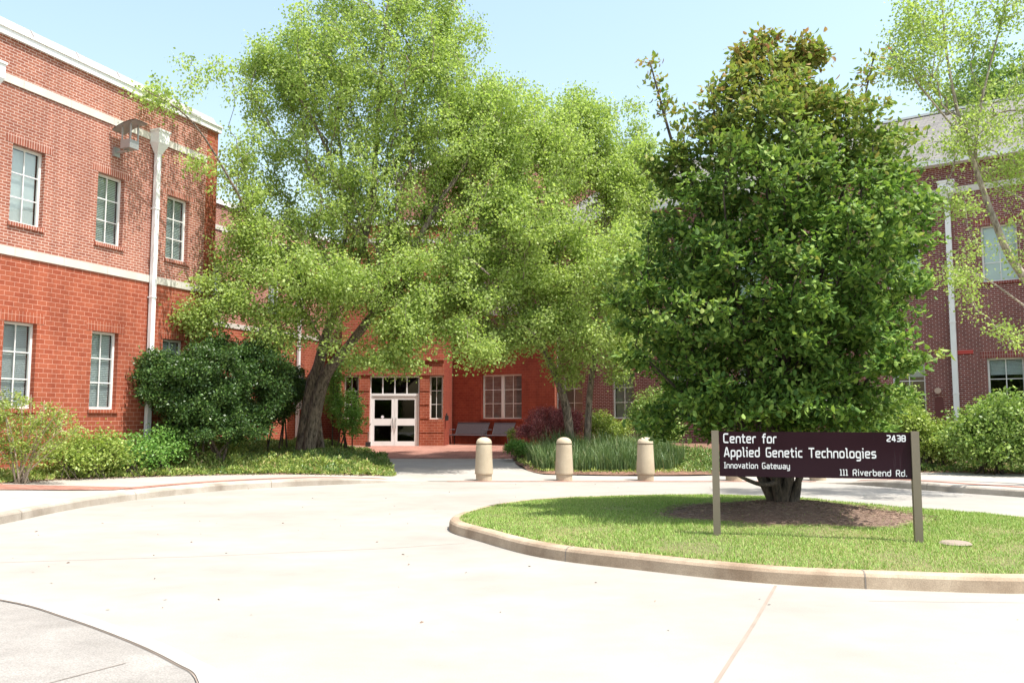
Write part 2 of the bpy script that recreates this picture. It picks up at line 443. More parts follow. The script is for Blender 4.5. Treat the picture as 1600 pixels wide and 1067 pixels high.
# outer kerb, right side: walked from the right towards the plaza, so the kerb lies to the right; reverse sign by order
KRr = catmull([(24, 4, 0), (16.5, 9.2, 0), (12.2, 13.6, 0), (10.12, 16.65, 0), (9.37, 17.62, 0), (8.61, 18.86, 0), (7.96, 19.74, 0), (7.2, 20.45, 0)], 6)[::-1]
hr = [.15 * float(smooth((p.x - 7.4) / 1.3)) + .004 for p in KRr]
o, KRt = kerb('kerb', KRr, hr, .16, M['kerb_out']); struct(o)
BRr = catmull([(9.5, 22.6, .08), (11.5, 21.6, .16), (13.3, 20.4, .17), (14.8, 18.6, .18), (18.5, 13.5, .2), (27, 6, .2)], 8)
KR2, BR2 = resample(KRt, 50), resample(BRr, 50)
strip('sidewalk', KR2, BR2, M['walk'], -.002, 4)
s0 = [k.lerp(q, .28 / max(.5, (q - k).length)) for k, q in zip(KR2, BR2)]
s1 = [k.lerp(q, .55 / max(.7, (q - k).length)) for k, q in zip(KR2, BR2)]
strip('brick_edging', s0[2:], s1[2:], M['paver'], .004)

# plaza between the bollards and the entrance, rising gently
b = MB()
ys = list(np.linspace(20.75, 38, 24)); xs = list(np.linspace(-12, 12, 13))
for i in range(len(ys) - 1):
    for k in range(len(xs) - 1):
        q = [(xs[k], ys[i]), (xs[k+1], ys[i]), (xs[k+1], ys[i+1]), (xs[k], ys[i+1])]
        b.face([(x, y, ramp_z(y) + .008) for x, y in q])
struct(b.build('plaza', M['walk'], merge=True))
b = MB()
ys = list(np.linspace(27.6, 37.5, 12))
for i in range(len(ys) - 1):
    q = [(-7.5, ys[i]), (4, ys[i]), (4, ys[i+1]), (-7.5, ys[i+1])]
    b.face([(x, y, ramp_z(y) + .02) for x, y in q])
struct(b.build('brick_paving', M['paver'], merge=True))
b = MB()   # thin brick line at the bollards
for x0, x1 in ((-1.6, 7.6),): b.face([(x0, 20.60, .006), (x1, 20.60, .006), (x1, 20.76, .009), (x0, 20.76, .009)])
struct(b.build('brick_edging', M['paver']))

# joints in the drive
def joint(name, P, wd, mat, z=.004):
    P = [Vector((*p, z)) for p in P]; A = offset(P, wd / 2); B = offset(P, -wd / 2); b = MB()
    for i in range(len(P) - 1): b.face([A[i], B[i], B[i+1], A[i+1]])
    return struct(b.build(name, mat))
joint('expansion_joint', [(2.50, 8.06), (1.87, 6.6), (1.24, 5.2), (-.2, 2.0)], .026, M['joint'])
joint('expansion_joint', [(-6.2, 9.2), (-3.6, 9.7), (-1.5, 10.3), (-.6, 10.7)], .010, M['joint'])
rng = random.Random(5)
def wander(x, y, dx, dy, n, j):
    out = [(x, y)]
    for i in range(n): x += dx + rng.uniform(-j, j); y += dy + rng.uniform(-j, j); out.append((x, y))
    return out
joint('crack', wander(-3.0, 17.2, .22, -.01, 7, .05), .012, M['crack'])
joint('crack', wander(-2.0, 18.8, .25, .02, 9, .05), .015, M['crack'])
joint('crack', wander(3.1, 7.4, .3, -.03, 6, .02), .006, M['crack'])

# grey aggregate pavement at lower left
EL = catmull([(-9.5, 8.6, 0), (-6.2, 8.15, 0), (-4.43, 7.37, 0), (-3.54, 6.74, 0), (-2.72, 6.05, 0), (-2.18, 5.52, 0), (-1.91, 5.17, 0), (-1.55, 4.2, 0), (-1.5, 2.5, 0), (-2.2, -1, 0), (-4, -6, 0)], 6)
b = MB(); b.face([p + Vector((0, 0, .008)) for p in EL] + [Vector((-15.5, -6, .008)), Vector((-15.5, 8.6, .008))])
struct(b.build('pavement', M['agg']))
e1 = offset(EL, .02); e2 = offset(EL, .17)
b = MB()
for i in range(len(EL) - 1): b.face([e1[i] + Vector((0, 0, .016)), e1[i+1] + Vector((0, 0, .016)), e2[i+1] + Vector((0, 0, .005)), e2[i] + Vector((0, 0, .005))])
struct(b.build('gutter_edge', M['walk']))
joint('joint', [(p.x, p.y) for p in offset(EL, .012)], .008, M['joint'], .0125)
joint('crack', [(-3.4, 4.3), (-2.9, 4.95), (-2.5, 5.55)], .010, M['crack'], .0125)

# ------------------------------------------------------------------ island
ISL = catmull([(-.9, 12.0, 0), (-.35, 10.75, 0), (.36, 9.6, 0), (1.34, 8.85, 0), (2.46, 8.16, 0), (3.58, 7.86, 0), (4.9, 7.72, 0), (6.6, 8.2, 0), (7.9, 9.6, 0), (8.0, 11.2, 0), (7.3, 12.5, 0), (6.6, 13.2, 0), (5.9, 14.0, 0), (5.2, 15.1, 0), (3.9, 15.75, 0), (2.39, 15.7, 0), (.5, 15.0, 0), (-.55, 13.6, 0)], 8, True)
o, ISLt = kerb('island_kerb', ISL, [.15] * len(ISL), .15, M['kerb'], True); struct(o)
TREE = (4.0, 12.35)
ipoly = np.array([(p.x, p.y) for p in ISLt])
def inside(poly, X, Y):
    c = np.zeros(X.shape, bool); j = len(poly) - 1
    for i in range(len(poly)):
        xi, yi = poly[i]; xj, yj = poly[j]
        m = ((yi > Y) != (yj > Y)) & (X < (xj - xi) * (Y - yi) / (yj - yi + 1e-12) + xi)
        c ^= m; j = i
    return c
def nz(x, y, s, seed=0): return noise.noise(Vector((x * s + seed, y * s - seed, seed * .37)))
def mulch_d(x, y):
    """below 1 = inside the mulched ring"""
    a = np.arctan2(y - TREE[1] + .1, x - TREE[0])
    return np.hypot((x - TREE[0] - .05) / 1.72, (y - TREE[1] + .1) / 1.5) + .07 * np.sin(3 * a + 1) + .05 * np.sin(7 * a)
def isl_z(x, y):
    d = np.clip(np.hypot((x - 3.6) / 4.6, (y - 11.8) / 4.2), 0, 1)
    return .135 + .07 * (1 - d * d) + .14 * smooth(1.08 - mulch_d(x, y))
b = MB()
c0 = Vector((3.7, 11.9, 0)); rings = 14; K = len(ISLt)
def ip(i, r):
    p = c0.lerp(ISLt[i % K], r / rings); p = Vector((p.x, p.y, 0))
    return Vector((p.x, p.y, float(isl_z(p.x, p.y)) if r < rings else .138))
for r in range(rings):
    for i in range(K):
        if r == 0: b.face([ip(i, 0), ip(i, 1), ip(i + 1, 1)])
        else: b.face([ip(i, r), ip(i, r + 1), ip(i + 1, r + 1), ip(i + 1, r)])
struct(b.build('lawn', M['islesoil'], smooth=True))
b = MB(); g = 34
for i in range(g):
    for k in range(g):
        q = []
        for di, dk in ((0, 0), (1, 0), (1, 1), (0, 1)):
            x = TREE[0] - 2.1 + 4.2 * (i + di) / g; y = TREE[1] - 2.0 + 4.0 * (k + dk) / g; q.append((x, y))
        if min(float(mulch_d(np.float64(x), np.float64(y))) for x, y in q) < 1.0:
            b.face([(x, y, float(isl_z(np.float64(x), np.float64(y))) + .012 - .02 * float(smooth((mulch_d(np.float64(x), np.float64(y)) - .85) / .2)) + .012 * nz(x, y, 6, 2)) for x, y in q])
struct(b.build('mulch_bed', M['straw'], smooth=True))

# ------------------------------------------------------------------ leaf / blade arrays
def unit(a): return a / np.maximum(1e-9, np.linalg.norm(a, axis=-1, keepdims=True))
def leaf_arrays(P, A, S, rg, asp=.6, fold=.25, six=False, flat=0.):
    """P base points, A axis directions, S lengths -> vertices, quads"""
    n = len(P); A = unit(A)
    r = unit(unit(rg.normal(size=(n, 3))) + np.array([0, 0, flat])); W = unit(np.cross(A, r)); Nn = np.cross(A, W)
    S = S[:, None]; h = asp * .5
    if six:
        V = np.stack([P, P + A*S*.3 + W*S*h*.85 + Nn*S*fold*.4, P + A*S*.68 + W*S*h*.75 + Nn*S*fold*.35, P + A*S - Nn*S*fold*.25,
                      P + A*S*.68 - W*S*h*.75 + Nn*S*fold*.35, P + A*S*.3 - W*S*h*.85 + Nn*S*fold*.4], 1)
        Q = np.array([[0, 1, 2, 3], [0, 3, 4, 5]]); k = 6
    else:
        V = np.stack([P, P + A*S*.5 + W*S*h, P + A*S, P + A*S*.5 - W*S*h + Nn*S*fold*.5], 1)
        Q = np.array([[0, 1, 2, 3]]); k = 4
    Fc = (np.arange(n)[:, None, None] * k + Q[None]).reshape(-1, 4)
    return V.reshape(-1, 3), Fc, k

def blades(name, P, H, Wd, lean, mat, rg, parent=None, seg=2):
    n = len(P); a = rg.uniform(0, 2*np.pi, n); d = np.stack([np.cos(a), np.sin(a), np.zeros(n)], 1)
    s = np.stack([-np.sin(a + rg.normal(0, .6, n)), np.cos(a), np.zeros(n)], 1); s = unit(s)
    H = H[:, None]; Wd = Wd[:, None]; L = (lean * rg.uniform(.2, 1., n))[:, None]
    up = np.array([0, 0, 1.])
    if seg == 1:
        V = np.stack([P - s*Wd, P + s*Wd, P + up*H + d*H*L], 1); Fc = np.arange(n * 3).reshape(n, 3)
        return arr_mesh(name, V.reshape(-1, 3), Fc, 3, mat, parent)
    m1 = P + up*H*.55 + d*H*L*.25; m2 = P + up*H*(1 - .35*L) + d*H*L
    V = np.stack([P - s*Wd, P + s*Wd, m1 + s*Wd*.8, m1 - s*Wd*.8, m2 + s*Wd*.12, m2 - s*Wd*.12], 1)
    Fc = (np.arange(n)[:, None, None] * 6 + np.array([[0, 1, 2, 3], [3, 2, 4, 5]])[None]).reshape(-1, 4)
    return arr_mesh(name, V.reshape(-1, 3), Fc, 4, mat, parent)

# lawn grass on the island
rg = np.random.default_rng(3)
X = rg.uniform(-1, 8.2, 330000); Y = rg.uniform(7.6, 15.9, 330000)
k = inside(ipoly, X, Y); X, Y = X[k], Y[k]
md = mulch_d(X, Y); th = np.array([nz(x, y, 1.3, 4) for x, y in zip(X[::1], Y[::1])])
fr = np.min(np.hypot(X[:, None] - ipoly[None, ::4, 0], Y[:, None] - ipoly[None, ::4, 1]), 1)
keep = ((md > 1.02) | (rg.random(len(X)) < .035)) & (rg.random(len(X)) < np.where(th > -.35, .95, .55)) & ((fr > .12 + .22 * np.clip(th + .3, 0, 1)) | (rg.random(len(X)) < .45))
X, Y, th = X[keep], Y[keep], th[keep]
Pg = np.stack([X, Y, isl_z(X, Y) - .01], 1)
tag(blades('lawn_grass', Pg, rg.uniform(.02, .048, len(X)) * (1 + .35 * th), rg.uniform(.003, .006, len(X)), .9, M['grass'], rg, seg=1), kind='stuff')
# dry straw and chips on the mulch ring
n = 14000; X = rg.normal(TREE[0], 1.2, n); Y = rg.normal(TREE[1], 1.0, n); k = mulch_d(X, Y) < 1.12; X, Y = X[k], Y[k]
A = rg.normal(size=(len(X), 3)); A[:, 2] *= .15
V, Fc, _ = leaf_arrays(np.stack([X, Y, isl_z(X, Y) + .02], 1), A, rg.uniform(.03, .09, len(X)), rg, .09, .1)
tag(arr_mesh('mulch_chips', V, Fc, 4, M['chip']), kind='stuff')

# ------------------------------------------------------------------ planting beds
def dist_line(P, X, Y):
    d = np.full(X.shape, 1e9)
    for a, c in zip(P, P[1:]):
        ax, ay, bx, by = a[0], a[1], c[0], c[1]
        t = np.clip(((X-ax)*(bx-ax) + (Y-ay)*(by-ay)) / ((bx-ax)**2 + (by-ay)**2 + 1e-9), 0, 1)
        d = np.minimum(d, np.hypot(X - ax - t*(bx-ax), Y - ay - t*(by-ay)))
    return d
LEDGE = [(p.x, p.y, p.z) for p in BL] + [(-3.25, 23, .06), (-3.7, 25.5, .15), (-4.2, 28, .24), (-5.6, 31.5, .37), (-6.1, 34.2, .4)]
LPOLY = np.array([(p[0], p[1]) for p in LEDGE] + [(-13.5, 38), (-16, 30), (-17, 3)])
LED = np.array(LEDGE)
def bedl_z(X, Y):
    d = np.hypot(X[:, None] - LED[None, :, 0], Y[:, None] - LED[None, :, 1]); i = np.argmin(d, 1)
    dl = dist_line(LEDGE, X, Y)
    return LED[i, 2] * .5 + np.maximum(LED[i, 2], .38 * smooth((Y - 21) / 13)) * .5 + .02 + .11 * smooth(dl / 3.2)
REDGE = [(.75, 22.95, .1), (1.35, 22.55, .1), (3.3, 22.25, .1), (5.5, 22.5, .1), (7.4, 24.2, .12), (9.5, 22.6, .1)] + [(p.x, p.y, p.z) for p in BRr]
REDGE = [(1.7, 33.6, .36), (.2, 31.6, .36), (.0, 28.6, .3), (.2, 25.2, .2)] + REDGE
RPOLY = np.array([(p[0], p[1]) for p in REDGE] + [(32, 12), (24, 22), (8, 33)])
RED = np.array(REDGE)
def bedr_z(X, Y):
    d = np.hypot(X[:, None] - RED[None, :, 0], Y[:, None] - RED[None, :, 1]); i = np.argmin(d, 1)
    dl = dist_line(REDGE, X, Y)
    return RED[i, 2] + .02 + .2 * smooth(dl / 3.)
def bed(name, poly, zf, mat, edge, step=.35):
    x0, y0 = poly.min(0); x1, y1 = poly.max(0)
    gx = np.arange(x0, x1, step); gy = np.arange(y0, y1, step); GX, GY = np.meshgrid(gx, gy, indexing='ij')
    ins = inside(poly, GX.ravel(), GY.ravel()).reshape(GX.shape)
    Z = zf(GX.ravel(), GY.ravel()).reshape(GX.shape); V = []; idx = -np.ones(GX.shape, int); Fc = []
    E = np.array([(p[0], p[1]) for p in catmull([(p[0], p[1], 0) for p in edge], 4)])
    use = np.zeros(GX.shape, bool)
    for i in range(len(gx) - 1):
        for k in range(len(gy) - 1):
            if ins[i:i+2, k:k+2].any(): use[i:i+2, k:k+2] = True
    for i, k in zip(*np.nonzero(use)):
        x, y, z = GX[i, k], GY[i, k], Z[i, k]
        if not ins[i, k]:
            j = np.argmin(np.hypot(E[:, 0] - x, E[:, 1] - y)); 
            if np.hypot(E[j, 0] - x, E[j, 1] - y) < step * 1.8: x, y = E[j]; z -= .07
        idx[i, k] = len(V); V.append((x, y, z + .015 * nz(x, y, 2.2, 1)))
    for i in range(len(gx) - 1):
        for k in range(len(gy) - 1):
            q = [idx[i, k], idx[i+1, k], idx[i+1, k+1], idx[i, k+1]]
            if min(q) >= 0 and ins[i:i+2, k:k+2].any(): Fc.append(q)
    return struct(arr_mesh(name, np.array(V), np.array(Fc), 4, mat))
bed('planting_bed', LPOLY, bedl_z, M['mulch'], LEDGE)
bed('planting_bed', RPOLY, bedr_z, M['mulch'], REDGE)
def zl(x, y): return float(bedl_z(np.array([x]), np.array([y]))[0])
def zr(x, y): return float(bedr_z(np.array([x]), np.array([y]))[0])

# ------------------------------------------------------------------ buildings
class Wall:
    def __init__(s, P0, P1):
        s.p = Vector((*P0, 0)); d = Vector((P1[0]-P0[0], P1[1]-P0[1], 0)); s.len = d.length; s.d = d.normalized()
        s.n = Vector((s.d.y, -s.d.x, 0))
    def __call__(s, u, z, o=0.): return s.p + s.d * u + s.n * o + Vector((0, 0, z))
    def box(s, b, u0, u1, z0, z1, o0, o1, m=0):
        b.box((u0, o0, z0), (u1, o1, z1), m, lambda x, y, z: s(x, z, y))
def wall_faces(b, W, u0, u1, z0, z1, ops, mf, zcuts=(), ucuts=(), depth=.20):
    us = sorted({u0, u1, *ucuts, *[x for o in ops for x in o[:2]]}); zs = sorted({z0, z1, *zcuts, *[x for o in ops for x in o[2:4]]})
    us = [u for u in us if u0 <= u <= u1]; zs = [z for z in zs if z0 <= z <= z1]
    for a, c in zip(us, us[1:]):
        for e, f in zip(zs, zs[1:]):
            um, zm = (a+c)/2, (e+f)/2
            if any(o[0] < um < o[1] and o[2] < zm < o[3] for o in ops): continue
            b.face([W(a, e), W(c, e), W(c, f), W(a, f)], [(a, e), (c, e), (c, f), (a, f)], mf(um, zm))
    for (a, c, e, f) in ops:
        m = mf((a+c)/2, (e+f)/2); D = -depth
        b.face([W(a, e), W(a, f), W(a, f, D), W(a, e, D)], [(0, e), (0, f), (depth, f), (depth, e)], m)
        b.face([W(c, e), W(c, e, D), W(c, f, D), W(c, f)], [(0, e), (depth, e), (depth, f), (0, f)], m)
        b.face([W(a, f), W(c, f), W(c, f, D), W(a, f, D)], [(a, 0), (c, 0), (c, depth), (a, depth)], m)
        b.face([W(a, e), W(a, e, D), W(c, e, D), W(c, e)], [(a, 0), (a, depth), (c, depth), (c, 0)], m)

def window(W, o, par, cols=2, rows=3, blind='slats', fw=.055, dark=False, mull=.024, drop=1., sill=True, double=False, bmat=None):
    u0, u1, z0, z1 = o; b = MB(); I, O = -.18, -.125
    W.box(b, u0, u1, z1 - fw, z1, I, O); W.box(b, u0, u1, z0, z0 + fw, I, O)
    W.box(b, u0, u0 + fw, z0 + fw, z1 - fw, I, O); W.box(b, u1 - fw, u1, z0 + fw, z1 - fw, I, O)
    bays = [(u0 + fw, u1 - fw)]
    if double:
        mid = (u0 + u1) / 2; W.box(b, mid - .075, mid + .075, z0 + fw, z1 - fw, I, O)
        bays = [(u0 + fw, mid - .075), (mid + .075, u1 - fw)]
    for (a, c) in bays:
        for k in range(1, cols):
            x = a + (c - a) * k / cols; W.box(b, x - mull/2, x + mull/2, z0 + fw, z1 - fw, I + .004, O - .02)
        for k in range(1, rows):
            z = z0 + fw + (z1 - z0 - 2*fw) * k / rows; W.box(b, a, c, z - mull/2, z + mull/2, I + .006, O - .022)
    fo = b.build('window', M['frame'], par)
    b = MB(); g = -.158
    b.face([W(u0 + fw, z0 + fw, g), W(u1 - fw, z0 + fw, g), W(u1 - fw, z1 - fw, g), W(u0 + fw, z1 - fw, g)])
    b.build('pane', M['glass_dark'] if dark else M['glass'], fo)
    if blind == 'slats':
        b = MB(); z = z1 - fw - .03; zb = z1 - (z1 - z0) * drop + fw
        while z > zb:
            b.face([W(u0 + .06, z - .02, -.205), W(u1 - .06, z - .02, -.205), W(u1 - .06, z + .018, -.23), W(u0 + .06, z + .018, -.23)]); z -= .042
        b.build('blind', bmat or M['blind'], fo)
    elif blind == 'shade':
        b = MB(); b.box((u0 + .06, -.235, z1 - (z1 - z0) * drop + .06), (u1 - .06, -.23, z1 - .06), 0, lambda x, y, z: W(x, z, y))
        b.build('blind', bmat or M['shade'], fo)
    if sill:
        b = MB(); W.box(b, u0 - .04, u1 + .04, z0 - .085, z0 - .003, -.19, .04); b.build('sill', sill if not isinstance(sill, bool) else M['soldier_lo'], fo)
    return fo

def lintel(W, u0, u1, z0, z1, mat, par):
    b = MB(); a, c = u0 - .17, u1 + .17
    W.box(b, a, c, z0 + .002, z1, -.02, .006); return b.build('lintel', mat, par)

def downspout(W, u, ztop, par, head_z, w_=.135, zbot=.3, hw=.37):
    b = MB(); W.box(b, u - w_/2, u + w_/2, zbot, head_z - .42, .05, .05 + w_ * .75)
    for z in (2.3, 4.6, 6.9): W.box(b, u - w_/2 - .012, u + w_/2 + .012, z, z + .03, .003, .062 + w_ * .75)
    o = b.build('downspout', M['white_metal'], par)
    b = MB(); z1, z2, z3 = head_z - .42, head_z - .16, head_z + .14
    lo = [(u - w_/2 - .01, .05), (u + w_/2 + .01, .05), (u + w_/2 + .01, .06 + w_ * .75), (u - w_/2 - .01, .06 + w_ * .75)]
    hi = [(u - hw/2, .004), (u + hw/2, .004), (u + hw/2, .29), (u - hw/2, .29)]
    for i in range(4):
        j = (i + 1) % 4
        b.face([W(lo[i][0], z1, lo[i][1]), W(lo[j][0], z1, lo[j][1]), W(hi[j][0], z2, hi[j][1]), W(hi[i][0], z2, hi[i][1])])
    b.face([W(x, z1, y) for x, y in lo][::-1])
    W.box(b, u - hw/2, u + hw/2, z2, z3, .004, .29); W.box(b, u - hw/2 - .025, u + hw/2 + .025, z3, z3 + .05, .004, .315)
    b.build('downspout_head', M['white_metal'], o); return o

# ---- left building
A0, A1 = Vector((-10.54, 17.8)), Vector((-8.33, 23.55)); Ld = (A1 - A0).normalized()
LW = Wall(A0, A0 + Ld); Ln = LW.n
bl = empty('brick_building', (A0.x, A0.y, 0))
tag(bl, 'two storey red brick building on the left with pale stone bands, white framed windows and sloped shadowed wall', 'building')
bl['label'] = 'two storey red brick building at left with white stone bands and a wall lamp'
def reparent(root):
    for ch in children(root): ch.matrix_parent_inverse = root.matrix_world.inverted()
U0, U1 = -7.6, 5.87
ups = [(c - .40, c + .40, 5.73, 7.43) for c in (-2.28, -.04, 2.19, 4.41)]
los = [(c - .39, c + .39, 1.76, 3.61) for c in (-2.28, -.03, 2.21, 4.43)]
mf = lambda u, z: 1 if (z < 5.1 or u > 5.42) else 0
b = MB()
wall_faces(b, LW, U0, U1, -.1, 9.7, ups + los, mf, (5.09,), (5.42,))
back = 12.
def quadw(b, W, pts, m): b.face([W(*p) for p in pts], [(p[0] + p[2], p[1]) for p in pts], m)
quadw(b, LW, [(U1, -.1, 0), (U1, -.1, -back), (U1, 5.09, -back), (U1, 5.09, 0)], 1)
quadw(b, LW, [(U1, 5.09, 0), (U1, 5.09, -back), (U1, 9.7, -back), (U1, 9.7, 0)], 0)
quadw(b, LW, [(U0, -.1, -back), (U0, -.1, 0), (U0, 9.7, 0), (U0, 9.7, -back)], 0)
quadw(b, LW, [(U1, -.1, -back), (U0, -.1, -back), (U0, 9.7, -back), (U1, 9.7, -back)], 0)
bl.location = (0, 0, 0)
b.build('wall', [M['brick_up'], M['brick_lo']], bl)
b = MB(); b.face([LW(U0, 9.5, -.05), LW(U1 - .05, 9.5, -.05), LW(U1 - .05, 9.5, -back), LW(U0, 9.5, -back)])
for z in (4.4,): b.face([LW(U0 + .02, z, -.3), LW(U1 - .02, z, -.3), LW(U1 - .02, z, -back + .02), LW(U0 + .02, z, -back + .02)])
b.face([LW(U0 + .02, .2, -3), LW(U1 - .02, .2, -3), LW(U1 - .02, 9.4, -3), LW(U0 + .02, 9.4, -3)])
b.build('interior', M['inner'], bl)
b = MB(); LW.box(b, U0, U1 + .06, 9.68, 9.88, -.3, .07); LW.box(b, U0, U1 + .10, 9.83, 9.875, .071, .10)
b.build('coping', M['white_metal'], bl)
b = MB()   # sloped grey flashing behind the coping, with standing joints
b.face([LW(U0, 9.88, -.03), LW(U1 + .02, 9.88, -.03), LW(U1 + .02, 10.16, -.22), LW(U0, 10.16, -.22)])
b.face([LW(U0, 10.16, -.22), LW(U1 + .02, 10.16, -.22), LW(U1 + .02, 10.1, -1.2), LW(U0, 10.1, -1.2)])
b.face([LW(U1 + .02, 9.88, -.03), LW(U1 + .02, 9.88, -1.2), LW(U1 + .02, 10.1, -1.2), LW(U1 + .02, 10.16, -.22)])
u = U0 + .4
while u < U1: b.tube([LW(u, 9.885, -.02), LW(u, 10.165, -.21)], .012, 5); u += 1.2
b.build('roof_flashing', M['grey_metal'], bl)
def band(W, u0, u1, z0, z1, par, o=.03, seg=1.22):
    b = MB(); u = u0
    while u < u1 - .01:
        v = min(u + seg, u1); W.box(b, u + .003, v - .003, z0, z1, -.02, o); u = v
    return b.build('stone_band', M['stone'], par)
band(LW, U0, 5.42, 8.69, 8.87, bl); band(LW, U0, 5.44, 5.0, 5.18, bl)
for i, o in enumerate(ups):
    window(LW, o, bl, drop=(.55, 1., 1., 1.)[i], sill=M['soldier_up'], blind=('shade' if i < 2 else 'slats'), bmat=(M['blind'] if i < 2 else None)); lintel(LW, o[0], o[1], o[3], o[3] + .2, M['soldier_up'], bl)
for o in los:
    window(LW, o, bl, drop=1.); lintel(LW, o[0], o[1], o[3], o[3] + .235, M['soldier_lo'], bl)
downspout(LW, 3.53, 8.6, bl, 8.78); downspout(LW, -1.10, 8.6, bl, 8.78)
# wall lamp: arm, box lamp throwing light up onto a curved reflector
b = MB(); LW.box(b, 2.17, 2.35, 7.92, 8.14, .003, .06)
b.tube([LW(2.26, 8.03, .05), LW(2.26, 8.03, .42)], .035, 8)
lp = b.build('wall_lamp', M['lamp_metal'], bl)
b = MB(); LW.box(b, 2.12, 2.40, 8.06, 8.27, .30, .60); b.build('lamp_box', M['lamp_metal'], lp)
for o_ in (.31, .57):
  for e_ in (2.13, 2.36):
    b = MB(); LW.box(b, e_, e_ + .03, 8.27, 8.66 - (.05 if o_ < .5 else 0), o_, o_ + .03); b.build('strut', M['lamp_metal'], lp)
b = MB()
for k in range(10):
    a0, a1 = k / 10, (k + 1) / 10
    f = lambda a: (.06 + .74 * a, 8.52 + .17 * a + .05 * math.sin(math.pi * a))
    (p0, q0), (p1, q1) = f(a0), f(a1)
    for e in (0, .025):
        P = [LW(2.06, q0 + e, p0), LW(2.46, q0 + e, p0), LW(2.46, q1 + e, p1), LW(2.06, q1 + e, p1)]
        b.face(P if e else P[::-1])
b.build('reflector', M['lamp_metal'], lp)

# ---- rear wing beyond the left building (same direction, set back), entrance block
bc = empty('brick_building')
tag(bc, 'red brick entrance building behind the birches with white double doors and a dark transom', 'building')
B0 = Vector((-13.2, 26.2)); BW = Wall(B0, B0 + Ld); BU = 17.
ops = [(c - .4, c + .4, zz, zz + h) for c in (3.2, 5.4, 9.0, 10.9) for zz, h in ((1.9, 1.75), (5.8, 1.7))]
b = MB(); wall_faces(b, BW, 0, BU, -.1, 9.7, ops, lambda u, z: 1 if z < 5.1 else 0, (5.09,))
quadw(b, BW, [(0, -.1, -9), (0, -.1, 0), (0, 9.7, 0), (0, 9.7, -9)], 0)
quadw(b, BW, [(BU, -.1, -9), (0, -.1, -9), (0, 9.7, -9), (BU, 9.7, -9)], 0)
quadw(b, BW, [(BU, -.1, 0), (BU, -.1, -9), (BU, 9.7, -9), (BU, 9.7, 0)], 0)
EW = Wall((-6.98, 34.0), (-2.76, 34.0)); EH = 9.5        # entrance front
e_ops = [(.12, .72, 1.47, 3.24), (1.18, 3.20, .30, 3.24), (3.62, 4.16, 1.47, 3.24)]
wall_faces(b, EW, 0, EW.len, -.1, EH, e_ops, lambda u, z: 1, (), (), .16)
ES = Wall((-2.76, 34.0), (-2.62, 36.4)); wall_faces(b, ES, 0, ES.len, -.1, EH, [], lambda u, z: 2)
EL2 = Wall((-6.98, 40.), (-6.98, 34.0)); wall_faces(b, EL2, 0, EL2.len, -.1, EH, [], lambda u, z: 1)
RW0 = Wall((-2.62, 36.5), (1.75, 34.15)); ru = lambda px: W_u(RW0, px)
def W_u(W, px):
    k = (px - 800.0) / F * CP          # x / depth along the horizontal
    # solve (p.x + u d.x) = k' (p.y + u d.y)
    k = (px - 800.0) / F
    return (k * W.p.y - W.p.x) / (W.d.x - k * W.d.y)
wa, wb = ru(753), ru(815)
r_ops = [(wa, wb, 1.49, 3.36), (wa, wb, 5.9, 7.6)]
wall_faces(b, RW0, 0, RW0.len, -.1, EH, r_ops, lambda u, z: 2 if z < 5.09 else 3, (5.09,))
RC = Wall((1.75, 34.15), (1.98, 35.9)); wall_faces(b, RC, 0, RC.len, -.1, EH, [], lambda u, z: 1)
b.face([(-6.98, 40, EH), (-6.98, 34, EH), (-2.76, 34, EH), (-2.62, 36.5, EH), (1.75, 34.15, EH), (1.98, 35.9, EH), (1.9, 42, EH)], None, 0)
# taller gabled hall at the back
hx0, hx1, hy, hz0, hz1, hz2 = -6.2, 7.0, 44., 14.3, 14.3, 17.6
HWl = Wall((hx0, hy), (hx1, hy)); wall_faces(b, HWl, 0, HWl.len, 0, hz0, [], lambda u, z: 0)
b.face([HWl(0, hz0), HWl(HWl.len, hz0), HWl(HWl.len / 2, hz2)], [(0, hz0), (HWl.len, hz0), (HWl.len / 2, hz2)], 0)
HS = Wall((hx1, hy), (hx1, hy + 14)); wall_faces(b, HS, 0, HS.len, 0, hz0, [], lambda u, z: 0)
HS2 = Wall((hx0, hy + 14), (hx0, hy)); wall_faces(b, HS2, 0, HS2.len, 0, hz0, [], lambda u, z: 0)
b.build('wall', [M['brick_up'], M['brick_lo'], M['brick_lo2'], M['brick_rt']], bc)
b = MB()
mx = (hx0 + hx1) / 2
for s in (-1, 1):
    e = mx + s * ((hx1 - hx0) / 2 + .4); ez = hz0 - .3
    P = [(mx, hy - .35, hz2 + .35), (e, hy - .35, ez + .35), (e, hy + 14.3, ez + .35), (mx, hy + 14.3, hz2 + .35)]
    b.face(P if s > 0 else P[::-1], [(0, 0), (8, 0), (8, 14), (0, 14)])
b.build('roof', M['shingle'], bc)
b = MB()
for s in (-1, 1):
    e = mx + s * ((hx1 - hx0) / 2 + .4); ez = hz0 - .3
    P = [Vector((mx, hy - .38, hz2 - .2)), Vector((e, hy - .38, ez - .2)), Vector((e, hy - .38, ez + .36)), Vector((mx, hy - .38, hz2 + .36))]
    b.face(P); b.face([p + Vector((0, .36, 0)) for p in P][::-1])
    b.face([P[0], P[0] + Vector((0, .36, 0)), P[1] + Vector((0, .36, 0)), P[1]])
for W_, u0, u1 in ((BW, 0, BU), (EW, -.05, EW.len + .05), (RW0, .05, RW0.len + .04)):
    zc = 9.68 if W_ is BW else EH - .02
    W_.box(b, u0, u1, zc, zc + .2, -.25, .07)
b.build('coping', M['white_metal'], bc)
band(BW, 0, BU, 8.69, 8.87, bc); band(BW, 0, BU, 5.0, 5.18, bc); band(RW0, .05, RW0.len, 5.0, 5.18, bc); band(EW, 0, EW.len, 8.75, 8.93, bc)
